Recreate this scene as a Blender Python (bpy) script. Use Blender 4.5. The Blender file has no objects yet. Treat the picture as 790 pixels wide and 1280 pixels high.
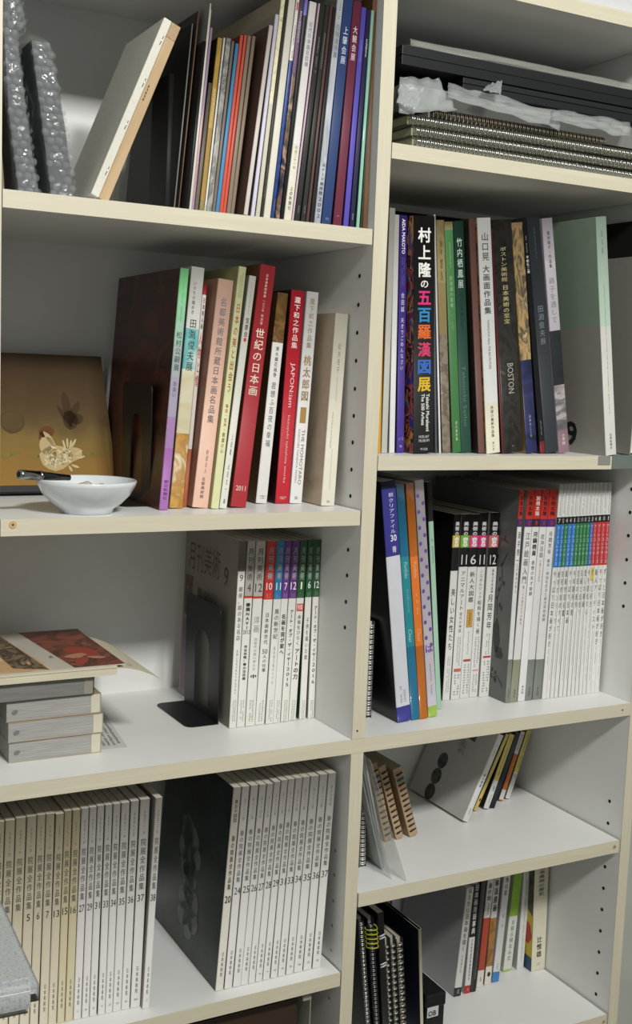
import bpy, bmesh, math, random
from mathutils import Vector, Matrix
random.seed(7)
S = bpy.context.scene
C = S.collection

# ------------------------------------------------------------------ camera
F = 1445.9
YAW, PIT, ROL = 0.49552, -0.11719, 0.03869
CAM = Vector((-0.74291, -1.25235, 0.46673))
fwd = Vector((math.sin(YAW)*math.cos(PIT), math.cos(YAW)*math.cos(PIT), math.sin(PIT)))
r0 = Vector((math.cos(YAW), -math.sin(YAW), 0)); u0 = r0.cross(fwd)
rt = math.cos(ROL)*r0 + math.sin(ROL)*u0
up = -math.sin(ROL)*r0 + math.cos(ROL)*u0
cd = bpy.data.cameras.new('camera'); cam = bpy.data.objects.new('camera', cd); C.objects.link(cam)
cam.matrix_world = Matrix(((rt.x, up.x, -fwd.x, CAM.x), (rt.y, up.y, -fwd.y, CAM.y), (rt.z, up.z, -fwd.z, CAM.z), (0, 0, 0, 1)))
cd.sensor_fit = 'VERTICAL'; cd.sensor_height = 24.0; cd.lens = 24.0*F/1280.0; cd.clip_start = 0.02
S.camera = cam

# ------------------------------------------------------------------ light
w = bpy.data.worlds.new('world'); S.world = w; w.use_nodes = True
w.node_tree.nodes['Background'].inputs[0].default_value = (0.97, 1.0, 0.95, 1)
w.node_tree.nodes['Background'].inputs[1].default_value = 0.27
def lamp(name, loc, target, size, sy, power, col):
    l = bpy.data.lights.new(name, 'AREA'); l.shape = 'RECTANGLE'; l.size = size; l.size_y = sy; l.energy = power; l.color = col
    o = bpy.data.objects.new(name, l); C.objects.link(o); o.location = loc
    o.rotation_euler = (Vector(target)-Vector(loc)).to_track_quat('-Z', 'Y').to_euler()
    return o
lamp('ceiling_lamp', (-0.12, -2.06, 1.76), (-0.1, 0, 0.2), 0.5, 0.22, 60, (1.0, 0.988, 0.96))
S.view_settings.view_transform = 'Standard'; S.view_settings.look = 'None'
S.view_settings.gamma = 1.0; S.view_settings.use_curve_mapping = False
S.view_settings.exposure = 0.0

# ------------------------------------------------------------------ pixel rays -> points in the room
def ray(px, py): return (px-395.)/F*rt - (py-640.)/F*up + fwd
def atY(px, py, Y):
    d = ray(px, py); return CAM + d*((Y-CAM.y)/d.y)
def atZ(px, py, Z):
    d = ray(px, py); return CAM + d*((Z-CAM.z)/d.z)
def atX(px, py, X):
    d = ray(px, py); return CAM + d*((X-CAM.x)/d.x)

# ------------------------------------------------------------------ materials
def lin(h):
    h = h.lstrip('#'); c = [int(h[i:i+2], 16)/255 for i in (0, 2, 4)]
    return tuple(x/12.92 if x <= .04045 else ((x+.055)/1.055)**2.4 for x in c)+(1.0,)
MATS = {}
def plain(h, rough=0.5, metal=0.0, name=None, spec=0.4, coat=0.0):
    k = ('p', h, rough, metal, coat, spec)
    if k in MATS: return MATS[k]
    m = bpy.data.materials.new(name or 'surface_'+h.lstrip('#')); m.use_nodes = True
    n = m.node_tree; b = n.nodes['Principled BSDF']
    b.inputs['Roughness'].default_value = rough; b.inputs['Metallic'].default_value = metal
    b.inputs['Specular IOR Level'].default_value = spec; b.inputs['Coat Weight'].default_value = coat
    # faint uneven print / paper tone, procedural
    tc = n.nodes.new('ShaderNodeTexCoord'); nz = n.nodes.new('ShaderNodeTexNoise'); nz.inputs['Scale'].default_value = 60
    nz.inputs['Detail'].default_value = 3
    mx = n.nodes.new('ShaderNodeMixRGB'); c = lin(h)
    mx.inputs[1].default_value = c; mx.inputs[2].default_value = tuple(x*0.86 for x in c[:3])+(1,)
    n.links.new(tc.outputs['Object'], nz.inputs['Vector']); n.links.new(nz.outputs['Fac'], mx.inputs[0]); n.links.new(mx.outputs[0], b.inputs['Base Color'])
    MATS[k] = m; return m
def art(name, cols, scale=30, stretch=(1, 1, 1), rough=0.4, detail=4, dist=0.6, const=False):
    k = ('art', name)
    if k in MATS: return MATS[k]
    m = bpy.data.materials.new(name); m.use_nodes = True; n = m.node_tree; b = n.nodes['Principled BSDF']
    b.inputs['Roughness'].default_value = rough
    tc = n.nodes.new('ShaderNodeTexCoord'); mp = n.nodes.new('ShaderNodeMapping'); mp.inputs['Scale'].default_value = stretch
    mp.inputs['Location'].default_value = (random.random()*5, random.random()*5, random.random()*5)
    nz = n.nodes.new('ShaderNodeTexNoise'); nz.inputs['Scale'].default_value = scale; nz.inputs['Detail'].default_value = detail
    nz.inputs['Distortion'].default_value = dist
    cr = n.nodes.new('ShaderNodeValToRGB'); e = cr.color_ramp
    if const: e.interpolation = 'CONSTANT'
    K = len(cols)
    while len(e.elements) < K: e.elements.new(0.5)
    for i, c in enumerate(cols):
        e.elements[i].position = 0.30+0.42*i/max(1, K-1); e.elements[i].color = lin(c)
    n.links.new(tc.outputs['Object'], mp.inputs['Vector']); n.links.new(mp.outputs[0], nz.inputs['Vector'])
    n.links.new(nz.outputs['Fac'], cr.inputs[0]); n.links.new(cr.outputs[0], b.inputs['Base Color'])
    MATS[k] = m; return m
def film(name, tint='ffffff', alpha=0.25, rough=0.15, bump=0.0, bscale=80):
    """clear plastic: part see-through, part glossy sheen"""
    k = ('film', name)
    if k in MATS: return MATS[k]
    m = bpy.data.materials.new(name); m.use_nodes = True; n = m.node_tree; b = n.nodes['Principled BSDF']
    b.inputs['Base Color'].default_value = lin(tint); b.inputs['Roughness'].default_value = rough
    b.inputs['Specular IOR Level'].default_value = 0.8; b.inputs['Coat Weight'].default_value = 0.5; b.inputs['Coat Roughness'].default_value = 0.08
    tr = n.nodes.new('ShaderNodeBsdfTransparent'); mx = n.nodes.new('ShaderNodeMixShader')
    mx.inputs[0].default_value = alpha
    n.links.new(tr.outputs[0], mx.inputs[1]); n.links.new(b.outputs[0], mx.inputs[2])
    n.links.new(mx.outputs[0], n.nodes['Material Output'].inputs['Surface'])
    if bump:
        tc = n.nodes.new('ShaderNodeTexCoord'); nz = n.nodes.new('ShaderNodeTexNoise'); nz.inputs['Scale'].default_value = bscale
        bp = n.nodes.new('ShaderNodeBump'); bp.inputs['Strength'].default_value = bump; bp.inputs['Distance'].default_value = 0.004
        n.links.new(tc.outputs['Object'], nz.inputs['Vector']); n.links.new(nz.outputs['Fac'], bp.inputs['Height']); n.links.new(bp.outputs[0], b.inputs['Normal'])
    MATS[k] = m; return m
def streak(name, c1, c2, stretch, rough=0.6, scale=40):
    return art(name, [c1, c2, c1], scale=scale, stretch=stretch, rough=rough, detail=6, dist=0)
LAM = art('white_laminate', ['e2e3e0', 'e6e7e4', 'e4e5e2'], scale=6, rough=0.38, detail=2, dist=0)
EDGE = art('cream_edge_tape', ['d3cdb6', 'ccc5ae', 'd0c9b2'], scale=14, stretch=(.6, 1, 14), rough=0.45, detail=3, dist=0)
EDGEV = art('cream_edge_tape_upright', ['d3cdb6', 'ccc5ae', 'd0c9b2'], scale=14, stretch=(14, 1, .6), rough=0.45, detail=3, dist=0)
PAGE = streak('page_block', 'd9d4c6', 'c2bcab', (60, 1, .3), 0.8)
STEEL = plain('c9c9c6', 0.22, 1.0, 'silver_wire')
BLACK = plain('15161a', 0.42, 0, 'black_enamel')
def R(spec):
    """material from a hex colour or a material"""
    return plain(spec) if isinstance(spec, str) else spec

# ------------------------------------------------------------------ objects
def obj(name, bm, mats, parent=None, M=None, smooth=False):
    me = bpy.data.meshes.new(name)
    if isinstance(bm, bmesh.types.BMesh): bm.to_mesh(me); bm.free()
    else: me = bm
    mats = mats if isinstance(mats, (list, tuple)) else [mats]
    for x in mats: me.materials.append(R(x))
    if smooth:
        for p in me.polygons: p.use_smooth = True
    o = bpy.data.objects.new(name, me); C.objects.link(o)
    if parent: o.parent = parent
    if M is not None: o.matrix_basis = M
    return o
def tag(o, label, cat, group=None, kind=None):
    if label: o['label'] = label
    if cat: o['category'] = cat
    if group: o['group'] = group
    if kind: o['kind'] = kind
    return o
def empty(name, M, label, cat, group=None):
    o = bpy.data.objects.new(name, None); C.objects.link(o); o.empty_display_size = 0.02
    o.matrix_basis = M if isinstance(M, Matrix) else Matrix.Translation(M)
    return tag(o, label, cat, group)
def box(bm, x0, x1, y0, y1, z0, z1, mi=0, bev=0.0):
    vs = [bm.verts.new((x, y, z)) for x in (x0, x1) for y in (y0, y1) for z in (z0, z1)]
    fs = [(0, 1, 3, 2), (4, 6, 7, 5), (0, 4, 5, 1), (2, 3, 7, 6), (0, 2, 6, 4), (1, 5, 7, 3)]
    out = []
    for f in fs:
        q = bm.faces.new([vs[i] for i in f]); q.material_index = mi; out.append(q)
    if bev:
        bm.normal_update()
        bmesh.ops.bevel(bm, geom=list({e for f in out for e in f.edges}), offset=bev, segments=2, affect='EDGES', profile=0.5)
    return out
def nbox(*a, **k):
    bm = bmesh.new(); box(bm, *a, **k); return bm
def prism(pts, y0, y1):
    """outline in XZ extruded along Y"""
    bm = bmesh.new(); a = [bm.verts.new((x, y0, z)) for x, z in pts]; b = [bm.verts.new((x, y1, z)) for x, z in pts]
    bm.faces.new(a); bm.faces.new(b[::-1]); n = len(pts)
    for i in range(n): bm.faces.new((a[i], b[i], b[(i+1) % n], a[(i+1) % n]))
    bmesh.ops.recalc_face_normals(bm, faces=bm.faces); return bm
def lathe(prof, seg=40):
    bm = bmesh.new(); rings = []
    for r, z in prof:
        rings.append([bm.verts.new((r*math.cos(2*math.pi*i/seg), r*math.sin(2*math.pi*i/seg), z)) for i in range(seg)])
    for a, b in zip(rings, rings[1:]):
        for i in range(seg): bm.faces.new((a[i], a[(i+1) % seg], b[(i+1) % seg], b[i]))
    bm.faces.new(rings[0][::-1]); bm.faces.new(rings[-1]); bmesh.ops.recalc_face_normals(bm, faces=bm.faces); return bm
def tube(bm, pts, r, seg=8, mi=0, cap=True):
    rings = []; pts = [Vector(p) for p in pts]
    for i, p in enumerate(pts):
        d = (pts[min(i+1, len(pts)-1)]-pts[max(i-1, 0)]).normalized()
        a = d.orthogonal().normalized() if i == 0 else (prev - d*prev.dot(d)).normalized()
        prev = a; b = d.cross(a); rr = r[i] if isinstance(r, (list, tuple)) else r
        rings.append([bm.verts.new(p + a*rr*math.cos(2*math.pi*k/seg) + b*rr*math.sin(2*math.pi*k/seg)) for k in range(seg)])
    for a, b in zip(rings, rings[1:]):
        for k in range(seg):
            f = bm.faces.new((a[k], a[(k+1) % seg], b[(k+1) % seg], b[k])); f.material_index = mi; f.smooth = True
    if cap: bm.faces.new(rings[0][::-1]).material_index = mi; bm.faces.new(rings[-1]).material_index = mi
def coil(L, r, pitch, wr, cx=0., cy=0., axis='z', start=0., double=True):
    """wire-o loops along an axis, one mesh"""
    bm = bmesh.new(); n = int(L/pitch)
    for i in range(n):
        t = start + pitch*(i+.5)
        for dz in ((-.2, .2) if double else (0,)):
            ps = []
            for k in range(11):
                a = 2*math.pi*k/10
                u, v = cx+r*math.cos(a), cy+r*math.sin(a); q = t+dz*pitch
                ps.append((u, v, q) if axis == 'z' else (q, u, v))
            tube(bm, ps, wr, 5, cap=False)
    return bm
# frames for print: columns are print-x, print-y, normal
FRONT = Matrix(((1, 0, 0), (0, 0, -1), (0, 1, 0)))      # on a spine, upright
FRONTR = Matrix(((0, 1, 0), (0, 0, -1), (-1, 0, 0)))    # on a spine, running down
SIDE = Matrix(((0, 0, -1), (-1, 0, 0), (0, 1, 0)))      # on a left cover
TOP = Matrix(((1, 0, 0), (0, 1, 0), (0, 0, 1)))         # on a lid
TEXTQ = []
def text(parent, s, frame, u0, u1, v0, v1, off, col, name='title', bold=0.0, lead=1.0):
    """lettering fitted in a box: (u along print-x span, v along print-y span); off = Vector of the box's origin"""
    TEXTQ.append((parent, s, frame, u0, u1, v0, v1, off, col, name, bold))
def flush_text():
    cache = {}; tmp = []
    for q in TEXTQ:
        k = (q[1], q[10])
        if k in cache: continue
        cu = bpy.data.curves.new('t', 'FONT'); cu.body = q[1]; cu.align_x = 'CENTER'; cu.resolution_u = 2; cu.offset = 0.0
        cu.space_line = 1.12
        o = bpy.data.objects.new('t', cu); C.objects.link(o); cache[k] = o; tmp.append(o)
    dg = bpy.context.evaluated_depsgraph_get(); dg.update()
    base = {}
    for k, o in cache.items():
        me = bpy.data.meshes.new_from_object(o.evaluated_get(dg))
        if not len(me.vertices): base[k] = None; continue
        bd = k[1]
        if bd:                                                # heavier strokes: the outline laid down again, a hair apart
            me2 = me.copy(); bmx = bmesh.new()
            for ci, (dx, dy) in enumerate(((-bd, -bd*.6), (bd, bd*.6)) if bd < .014 else ((-bd, -bd), (bd, -bd), (-bd, bd), (bd, bd))):
                n0 = len(bmx.verts); bmx.from_mesh(me2); bmx.verts.ensure_lookup_table()
                for v in bmx.verts[n0:]: v.co.x += dx*.7; v.co.y += dy*.7; v.co.z += ci*.00003
            bmx.to_mesh(me); bmx.free(); bpy.data.meshes.remove(me2)
        xs = [v.co.x for v in me.vertices]; ys = [v.co.y for v in me.vertices]
        base[k] = (me, min(xs), max(xs), min(ys), max(ys))
    for o in tmp: bpy.data.objects.remove(o)
    done = {}
    for parent, s, fr, u0, u1, v0, v1, off, col, name, bold in TEXTQ:
        b = base[(s, bold)]
        if b is None: continue
        me0, x0, x1, y0, y1 = b; kk = (s, bold, str(col))
        if kk not in done:
            me = me0.copy(); me.materials.clear(); me.materials.append(R(col)); me.name = name; done[kk] = me
        sx = (u1-u0)/max(1e-6, x1-x0); sy = (v1-v0)/max(1e-6, y1-y0)
        R4 = fr.to_4x4()
        M = Matrix.Translation(off) @ R4 @ Matrix.Translation((u0-x0*sx, v0-y0*sy, 0)) @ Matrix.Diagonal((sx, sy, 1, 1))
        o = bpy.data.objects.new(name, done[kk]); C.objects.link(o); o.parent = parent; o.matrix_basis = M
def vert(s): return '\n'.join({'ー': '丨', '-': '丨'}.get(c, c) for c in s)
def micro(parent, frame, u0, u1, v0, v1, off, col, n=12, rows=1, name='small_print', seed=0):
    """print too small to read: tiny strokes, flat on the surface"""
    rnd = random.Random(seed*31+n); bm = bmesh.new(); dv = (v1-v0)/n; du = (u1-u0)/rows
    for r in range(rows):
        for i in range(n):
            if rnd.random() < .08: continue
            a0 = u0+du*r+du*.12; a1 = u0+du*(r+1)-du*.12; b0 = v0+dv*i
            for k in range(3):
                if k % 2 == 0: q = (a0+(a1-a0)*rnd.random()*.3, a1-(a1-a0)*rnd.random()*.3, b0+dv*(.1+.27*k), b0+dv*(.22+.27*k))
                else:
                    c = a0+(a1-a0)*rnd.uniform(.2, .8); q = (c, c+(a1-a0)*.14, b0+dv*.1, b0+dv*.8)
                bm.faces.new([bm.verts.new(p) for p in ((q[0], q[2], 0), (q[1], q[2], 0), (q[1], q[3], 0), (q[0], q[3], 0))])
    return obj(name, bm, col, parent, Matrix.Translation(off) @ frame.to_4x4())
def decal(parent, polys, frame, off, col, name='print'):
    bm = bmesh.new()
    for P in polys: bm.faces.new([bm.verts.new((x, y, 0)) for x, y in P])
    return obj(name, bm, col, parent, Matrix.Translation(off) @ frame.to_4x4())
def ell(cx, cy, rx, ry, rot=0, n=18, wob=0, seed=1):
    rnd = random.Random(seed); out = []
    for i in range(n):
        a = 2*math.pi*i/n; k = 1+wob*rnd.uniform(-1, 1); x, y = rx*math.cos(a)*k, ry*math.sin(a)*k
        out.append((cx+x*math.cos(rot)-y*math.sin(rot), cy+x*math.sin(rot)+y*math.cos(rot)))
    return out

# ------------------------------------------------------------------ a book from its spine
XL, XR, PX0, PX1 = -0.4542, 0.4807, 0.0, 0.0193
ZL1, ZL2, ZL3, ZL4 = 0.6483, 0.2995, 0.0, -0.3187
ZR0, ZR1, ZR2, ZR4, ZR5 = 0.9724, 0.7548, 0.3691, -0.2131, -0.4930
T = 0.0188
BOOKN = 0
LASTR = {}
def book(label, shelf, Y, g, bands='ffffff', left=None, texts=(), d=0.2, group=None, name='book', cat='book', hard=False,
         ceil=None, backx=None, pages=PAGE, right=None, maxy=0.308, row=None):
    """g = (x,y of spine's lower left, x lower right, x,y upper left[, x upper right]) read off the photograph; Y = depth of the spine"""
    global BOOKN; BOOKN += 1
    xbl, ybl, xbr, xtl, ytl = g[:5]; xtr = g[5] if len(g) > 5 else None
    if Y is None: Y = atZ(xbl, ybl, shelf).y
    p0, p1 = atY(xbl, ybl, Y), atY(xtl, ytl, Y)
    W = atY(xbr, ybl, Y).x-p0.x
    if xtr: W = (W + atY(xtr, ytl, Y).x-p1.x)/2
    th = math.atan2(p1.x-p0.x, p1.z-p0.z); w_ = max(0.0015, W*math.cos(th)-0.0004)
    bx = p0.x-math.tan(th)*(p0.z-shelf)
    z0 = shelf + (w_*math.sin(th) if th > 0 else 0) + 0.0003
    h = (p1.z-z0)/math.cos(th)
    if ceil is not None:
        h = min(h, (ceil-0.0015-z0)/math.cos(th) - (0 if th > 0 else w_*math.tan(abs(th))))
    if backx: d = atX(backx, ybl-15, p0.x).y - Y
    d = min(d, maxy-Y)
    key = row or shelf; pv = LASTR.get(key)
    if pv and Y < pv[5]:
        pX = lambda Z: pv[0]+pv[1]*math.cos(pv[2])+(Z-pv[3]+pv[1]*math.sin(pv[2]))*math.tan(pv[2])+.0003
        a0 = shelf+.004; a1 = min(pv[4], z0+h*math.cos(th))
        l0, l1 = bx+(a0-z0)*math.tan(th), bx+(a1-z0)*math.tan(th)
        n0, n1 = max(0, pX(a0)-l0), max(0, pX(a1)-l1)
        if (n0 or n1) and max(n0, n1) >= .012: print('GAPFAIL', label, n0, n1)
        if (n0 or n1) and max(n0, n1) < .012:
            w_ = max(.0012, w_-n0); th2 = math.atan((l1+n1-l0-n0)/(a1-a0))
            bx = l0+n0-(a0-z0)*math.tan(th2); th = th2
            z0 = shelf + (w_*math.sin(th) if th > 0 else 0) + 0.0003
    lim = -.0004 if shelf in (ZL1, ZL2, ZL4) or (shelf == ZL3 and p0.x < 0) else .4795
    Zt = z0+h*math.cos(th); xr_t = bx + w_*math.cos(th) + (Zt-z0+w_*math.sin(th))*math.tan(th)
    if xr_t > lim:
        ov = xr_t-lim; d0 = bx+w_/math.cos(th)-lim
        if d0 > 0: bx -= d0; ov -= d0
        th = math.atan(math.tan(th)-ov/(Zt-z0+.01)); z0 = shelf + (w_*math.sin(th) if th > 0 else 0) + 0.0003
    xr_b = bx+w_*math.cos(th)+.0003
    if th < 0 and xr_b > lim: bx -= xr_b-lim
    liml = XL+.001 if shelf in (ZL1, ZL2, ZL4) or (shelf == ZL3 and p0.x < 0) else PX1+.0006
    if bx < liml: w_ -= liml-bx; bx = liml
    LASTR[key] = (bx, w_, th, z0, z0+h*math.cos(th), Y+d)
    M = Matrix.Translation((bx, Y, z0)) @ Matrix.Rotation(th, 4, 'Y')
    root = empty(name, M, label, cat, group)
    def zf(py): return max(0, min(1, (ybl-py)/(ybl-ytl)))*((p1.z-z0)/math.cos(th))
    # cover
    t = min(0.0022 if hard else 0.0006, w_*.3); ins = 0.003 if hard else 0.0002
    r = min(0.0022 if hard else 0.0014, w_*.35)
    if isinstance(bands, str) or not isinstance(bands, (list, tuple)): bands = [(bands, None)]
    mats = []; zs = [h]; bi = []
    for mt, ye in bands:
        if R(mt) not in mats: mats.append(R(mt))
        zs.append(zf(ye) if ye is not None else 0.0); bi.append(mats.index(R(mt)))
    left = R(left if left is not None else bands[-1][0] if len(bands) == 1 else bands[0][0]); right = R(right if right is not None else left)
    for q in (left, right):
        if q not in mats: mats.append(q)
    A = 4; arc0 = [(r-r*math.cos(a*math.pi/2/A), r-r*math.sin(a*math.pi/2/A)) for a in range(A+1)]
    arc1 = [(w_-x, y) for x, y in arc0][::-1]
    outer = [(0, d)]+arc0+arc1+[(w_, d)]
    inner = [(t, d), (t, t), (w_-t, t), (w_-t, d)]
    bm = bmesh.new()
    cols = [[bm.verts.new((x, y, z)) for x, y in outer] for z in zs]
    n = len(outer)
    for li in range(len(zs)-1):
        if zs[li]-zs[li+1] < 1e-6: continue
        for i in range(n-1):
            f = bm.faces.new((cols[li][i], cols[li+1][i], cols[li+1][i+1], cols[li][i+1]))
            f.material_index = mats.index(left) if i == 0 else mats.index(right) if i == n-2 else bi[li]
            f.smooth = 0 < i < n-2
    it = [bm.verts.new((x, y, h)) for x, y in inner]; ib = [bm.verts.new((x, y, 0)) for x, y in inner]
    for i in range(3): bm.faces.new((it[i+1], ib[i+1], ib[i], it[i])).material_index = mats.index(left)
    for (cc, ii, fl) in ((cols[0], it, 1), (cols[-1], ib, 0)):
        h1 = [cc[0]]+cc[1:A+2]+[ii[1], ii[0]]; h2 = cc[A+2:n-1]+[cc[n-1], ii[3], ii[2]]
        mid = [cc[A+1], cc[A+2], ii[2], ii[1]]
        for q in (h1, h2, mid):
            f = bm.faces.new(q if not fl else q[::-1]); f.material_index = bi[0] if fl else bi[-1]
    bm.faces.new((cols[0][0], it[0], ib[0], cols[-1][0])) ; bm.faces.new((it[3], cols[0][-1], cols[-1][-1], ib[3]))
    obj('cover', bm, mats, root)
    if pages is not None and w_-2*t > 0.0008:
        obj('pages', nbox(t, w_-t, t+.0003, d-ins, ins, h-ins), pages, root)
    k = 0
    for tx in texts:
        kind, s, ya, yb, wf, col = tx[:6]; bold = (tx[6] if len(tx) > 6 else 0.0) or (.011 if kind == 'V' else .006); sh = tx[7] if len(tx) > 7 else 0.0
        za, zb = min(zf(ya), h-.001), zf(yb); cx = w_*(.5+sh); hw = w_*wf/2; o3 = Vector((0, -0.00025, 0)); k += 1
        if za-zb < 0.001: continue
        if kind == 'H' and s == '1': hw = min(hw, (za-zb)*.11)
        if kind == 'V': text(root, vert(s), FRONT, cx-hw, cx+hw, zb, za, o3, col, 'title', bold)
        elif kind == 'H': text(root, s, FRONT, cx-hw, cx+hw, zb, za, o3, col, 'number' if s.isdigit() else 'title', bold)
        elif kind == 'R': text(root, s, FRONTR, -za, -zb, cx-hw, cx+hw, o3, col, 'title', bold)
        elif kind == 'm': micro(root, FRONT, cx-hw, cx+hw, zb, za, o3, col, n=max(3, int((za-zb)/max(.0012, 2*hw*1.1))), seed=BOOKN+k)
        elif kind == 'm2': micro(root, FRONT, cx-hw, cx+hw, zb, za, o3, col, n=max(3, int((za-zb)/max(.0012, hw*1.1))), rows=2, seed=BOOKN+k)
        elif kind == 'B': decal(root, [[(cx-hw, zb), (cx+hw, zb), (cx+hw, za), (cx-hw, za)]], FRONT, Vector((0, -0.00015, 0)), col, 'colour_block')
    root['dims'] = (w_, d, h)
    return root
def dims(o):
    v = tuple(o['dims']); return v

# ================================================================== THE SETTING
FLOOR, CEIL, DEP = -1.05, 2.05, 0.315
XL, XR, PX0, PX1 = -0.4542, 0.4807, 0.0, 0.0193
wallm = art('painted_wall', ['b9bdb4', 'b3b7ae', 'bcc0b7'], scale=5, rough=0.8, detail=2, dist=0)
tag(obj('wall_back', nbox(-1.6, 2.2, DEP+.03, DEP+.13, FLOOR, CEIL), wallm), None, None, kind='structure')
tag(obj('floor', nbox(-1.6, 2.2, -3.2, DEP+.13, FLOOR-.05, FLOOR), streak('floor_boards', '8a7a66', '6e604f', (1, 12, 1))), None, None, kind='structure')
tag(obj('ceiling', nbox(-1.6, 2.2, -3.2, DEP+.13, CEIL, CEIL+.05), wallm), None, None, kind='structure')

# ================================================================== THE BOOKCASE
case = empty('bookcase', Vector((XL, 0, FLOOR)), 'large white laminate bookcase with cream edges, holding all the books', 'bookcase')
OC = Vector((XL, 0, FLOOR))
def cpart(name, x0, x1, y0, y1, z0, z1, m=LAM, bev=0.0):
    return obj(name, nbox(x0-OC.x, x1-OC.x, y0, y1, z0-OC.z, z1-OC.z, bev=bev), m, case)
def sub(par, name, bm, m): 
    return obj(name, bm, m, par)
def shelf(x0, x1, zt, name='shelf', th=T, y1=DEP):
    s = cpart(name, x0, x1, 0.0012, y1, zt-th, zt)
    sub(s, 'edge_band', nbox(x0-OC.x, x1-OC.x, 0, .0011, zt-th-OC.z, zt-OC.z), EDGE)
    return s
def upright(x0, x1, z0, z1, name='side_panel'):
    s = cpart(name, x0, x1, 0.0012, DEP, z0, z1)
    sub(s, 'edge_band', nbox(x0-OC.x, x1-OC.x, 0, .0011, z0-OC.z, z1-OC.z), EDGEV)
    return s
ZT = .992
sl = upright(XL-.019, XL, FLOOR, ZT)
sr = upright(XR, XR+.0185, FLOOR, ZT)
du = upright(PX0, PX1, 0.0003, ZT-.002, 'divider_panel')
dl = upright(PX0-.0004, PX1-.001, FLOOR, -T-.0003, 'divider_panel')
cpart('back_panel', XL, XR, DEP, DEP+.006, FLOOR, ZT)
mid = shelf(XL+.0002, XR-.0002, ZL3, 'fixed_shelf')
s1 = shelf(XL+.0012, -.0022, ZL1); s2 = shelf(XL+.0012, -.0022, ZL2); s4 = shelf(XL+.0012, -.0022, ZL4)
shelf(XL+.0012, -.0022, .9365+T, 'shelf'); shelf(XL+.0012, -.0022, -.66)
sr0 = shelf(.0206, XR-.003, ZR0); sr1 = shelf(.0206, XR-.003, ZR1); sr2 = shelf(.0206, XR-.003, ZR2)
sr4 = shelf(.0206, XR-.0037, ZR4); sr5 = shelf(.0206, XR-.0037, ZR5); shelf(.0206, XR-.0037, -.78)
# peg holes on the inner faces that face the camera
hole = None; HOLE = plain('0c0b0a', .9, name='hole_dark')
def peg(par, X, y, z):
    global hole
    if hole is None:
        bm = bmesh.new(); bmesh.ops.create_cone(bm, cap_ends=True, segments=12, radius1=.0027, radius2=.0027, depth=.0008)
        hole = bpy.data.meshes.new('peg_hole'); bm.to_mesh(hole); bm.free(); hole.materials.append(HOLE)
    o = bpy.data.objects.new('peg_hole', hole); C.objects.link(o); o.parent = par
    o.matrix_basis = Matrix.Translation((X-OC.x, y, z-OC.z)) @ Matrix.Rotation(math.pi/2, 4, 'Y')
P = .0347
for px, py in ((443, 520), (441, 553), (439.5, 587), (438, 620), (450, 345), (448.6, 381), (447, 416), (446, 451), (444, 486),
               (434.6, 687), (433.2, 719), (432, 752), (430.6, 784)):
    q = atX(px, py, 0.0); peg(du, 0, .0305, q.z)
for px, py in ((420.3, 1064), (419.6, 1095), (418, 1127), (416.8, 1158), (415.7, 1189), (414, 1250)):
    q = atX(px, py, 0.0); peg(dl, 0, .0305, q.z)
for k in range(8): peg(sr, XR, .030, -.2326-P*k - .0003)
for py in (611, 640, 669, 699, 728, 757): 
    q = atX(787-(py-611)*.07, py, XR); peg(sr, XR, .030, q.z)
for py in (1000.5, 1028): peg(sr, XR, .030, atX(760-(py-1000)*.06, py, XR).z)
# round screw covers and dowel marks on the edges
def disc(par, px, py, r, mat, name, hole_=True):
    q = atY(px, py, 0)
    bm = bmesh.new(); bmesh.ops.create_cone(bm, cap_ends=True, segments=20, radius1=r, radius2=r, depth=.0008)
    o = obj(name, bm, mat, par, Matrix.Translation((q.x-OC.x, -.0002, q.z-OC.z)) @ Matrix.Rotation(math.pi/2, 4, 'X'))
    if hole_:
        bm = bmesh.new(); bmesh.ops.create_cone(bm, cap_ends=True, segments=8, radius1=r*.3, radius2=r*.3, depth=.001)
        obj('cam_slot', bm, plain('5a3d20', .8), par, Matrix.Translation((q.x-OC.x, -.0004, q.z-OC.z)) @ Matrix.Rotation(math.pi/2, 4, 'X'))
disc(s2, 16, 656, .0042, plain('c9a878', .6), 'screw_cover'); disc(sr4, 768, 1058.5, .0034, plain('b9a68c', .6), 'screw_cover')
disc(du, 446.5, 913.5, .0012, HOLE, 'dowel_mark', False); disc(mid, 778, 887.5, .0014, plain('6b675c', .6), 'dowel_mark', False)
disc(sr5, 754.5, 1277, .003, plain('b9a68c', .6), 'screw_cover')
# grey clip on the edge of the right second shelf
a = atY(748, 570, 0); b = atY(762, 581, 0)
sub(sr2, 'edge_clip', nbox(a.x-OC.x, b.x-OC.x, -.0012, -.0002, b.z-OC.z, a.z-OC.z, bev=.0004), plain('8b8c84', .5))

# ================================================================== TOP LEFT SHELF
# art-like prints
A_PINK = art('pink_blossom_print', ['d8a59b', 'b79aa8', '9a8aa0', 'caa596'], 40, (1, 1, .3))
A_GOLD = art('gold_print', ['9c7f3c', 'b8974a', '8c6f35'], 50, (1, 1, .3))
A_GREY = art('grey_mottled_print', ['8f8d88', 'a9a7a1', '77746e', 'b6b4ad'], 90, (1, 1, .5))
A_FACE = art('dark_figure_print', ['1b1c24', '3a3444', '7a5a50', '2c3a2a', 'b08a7a', '22263a'], 45, (1, 1, .6))
A_BLUEP = art('blue_figure_print', ['1e2f6a', '2c4688', '26325c'], 60)
A_SILV = art('silver_spine_print', ['a9adb6', 'b8bcc3', '9b9ea6', 'c3c5c8'], 40, (1, 1, .4))
A_GLIT = art('cream_glitter_print', ['cfc7a2', 'd9d2b4', 'e5e0c0', 'b8ad7c'], 120)
G0 = 'thin art books and catalogues on the top left shelf'
CE0 = .9365
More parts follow.
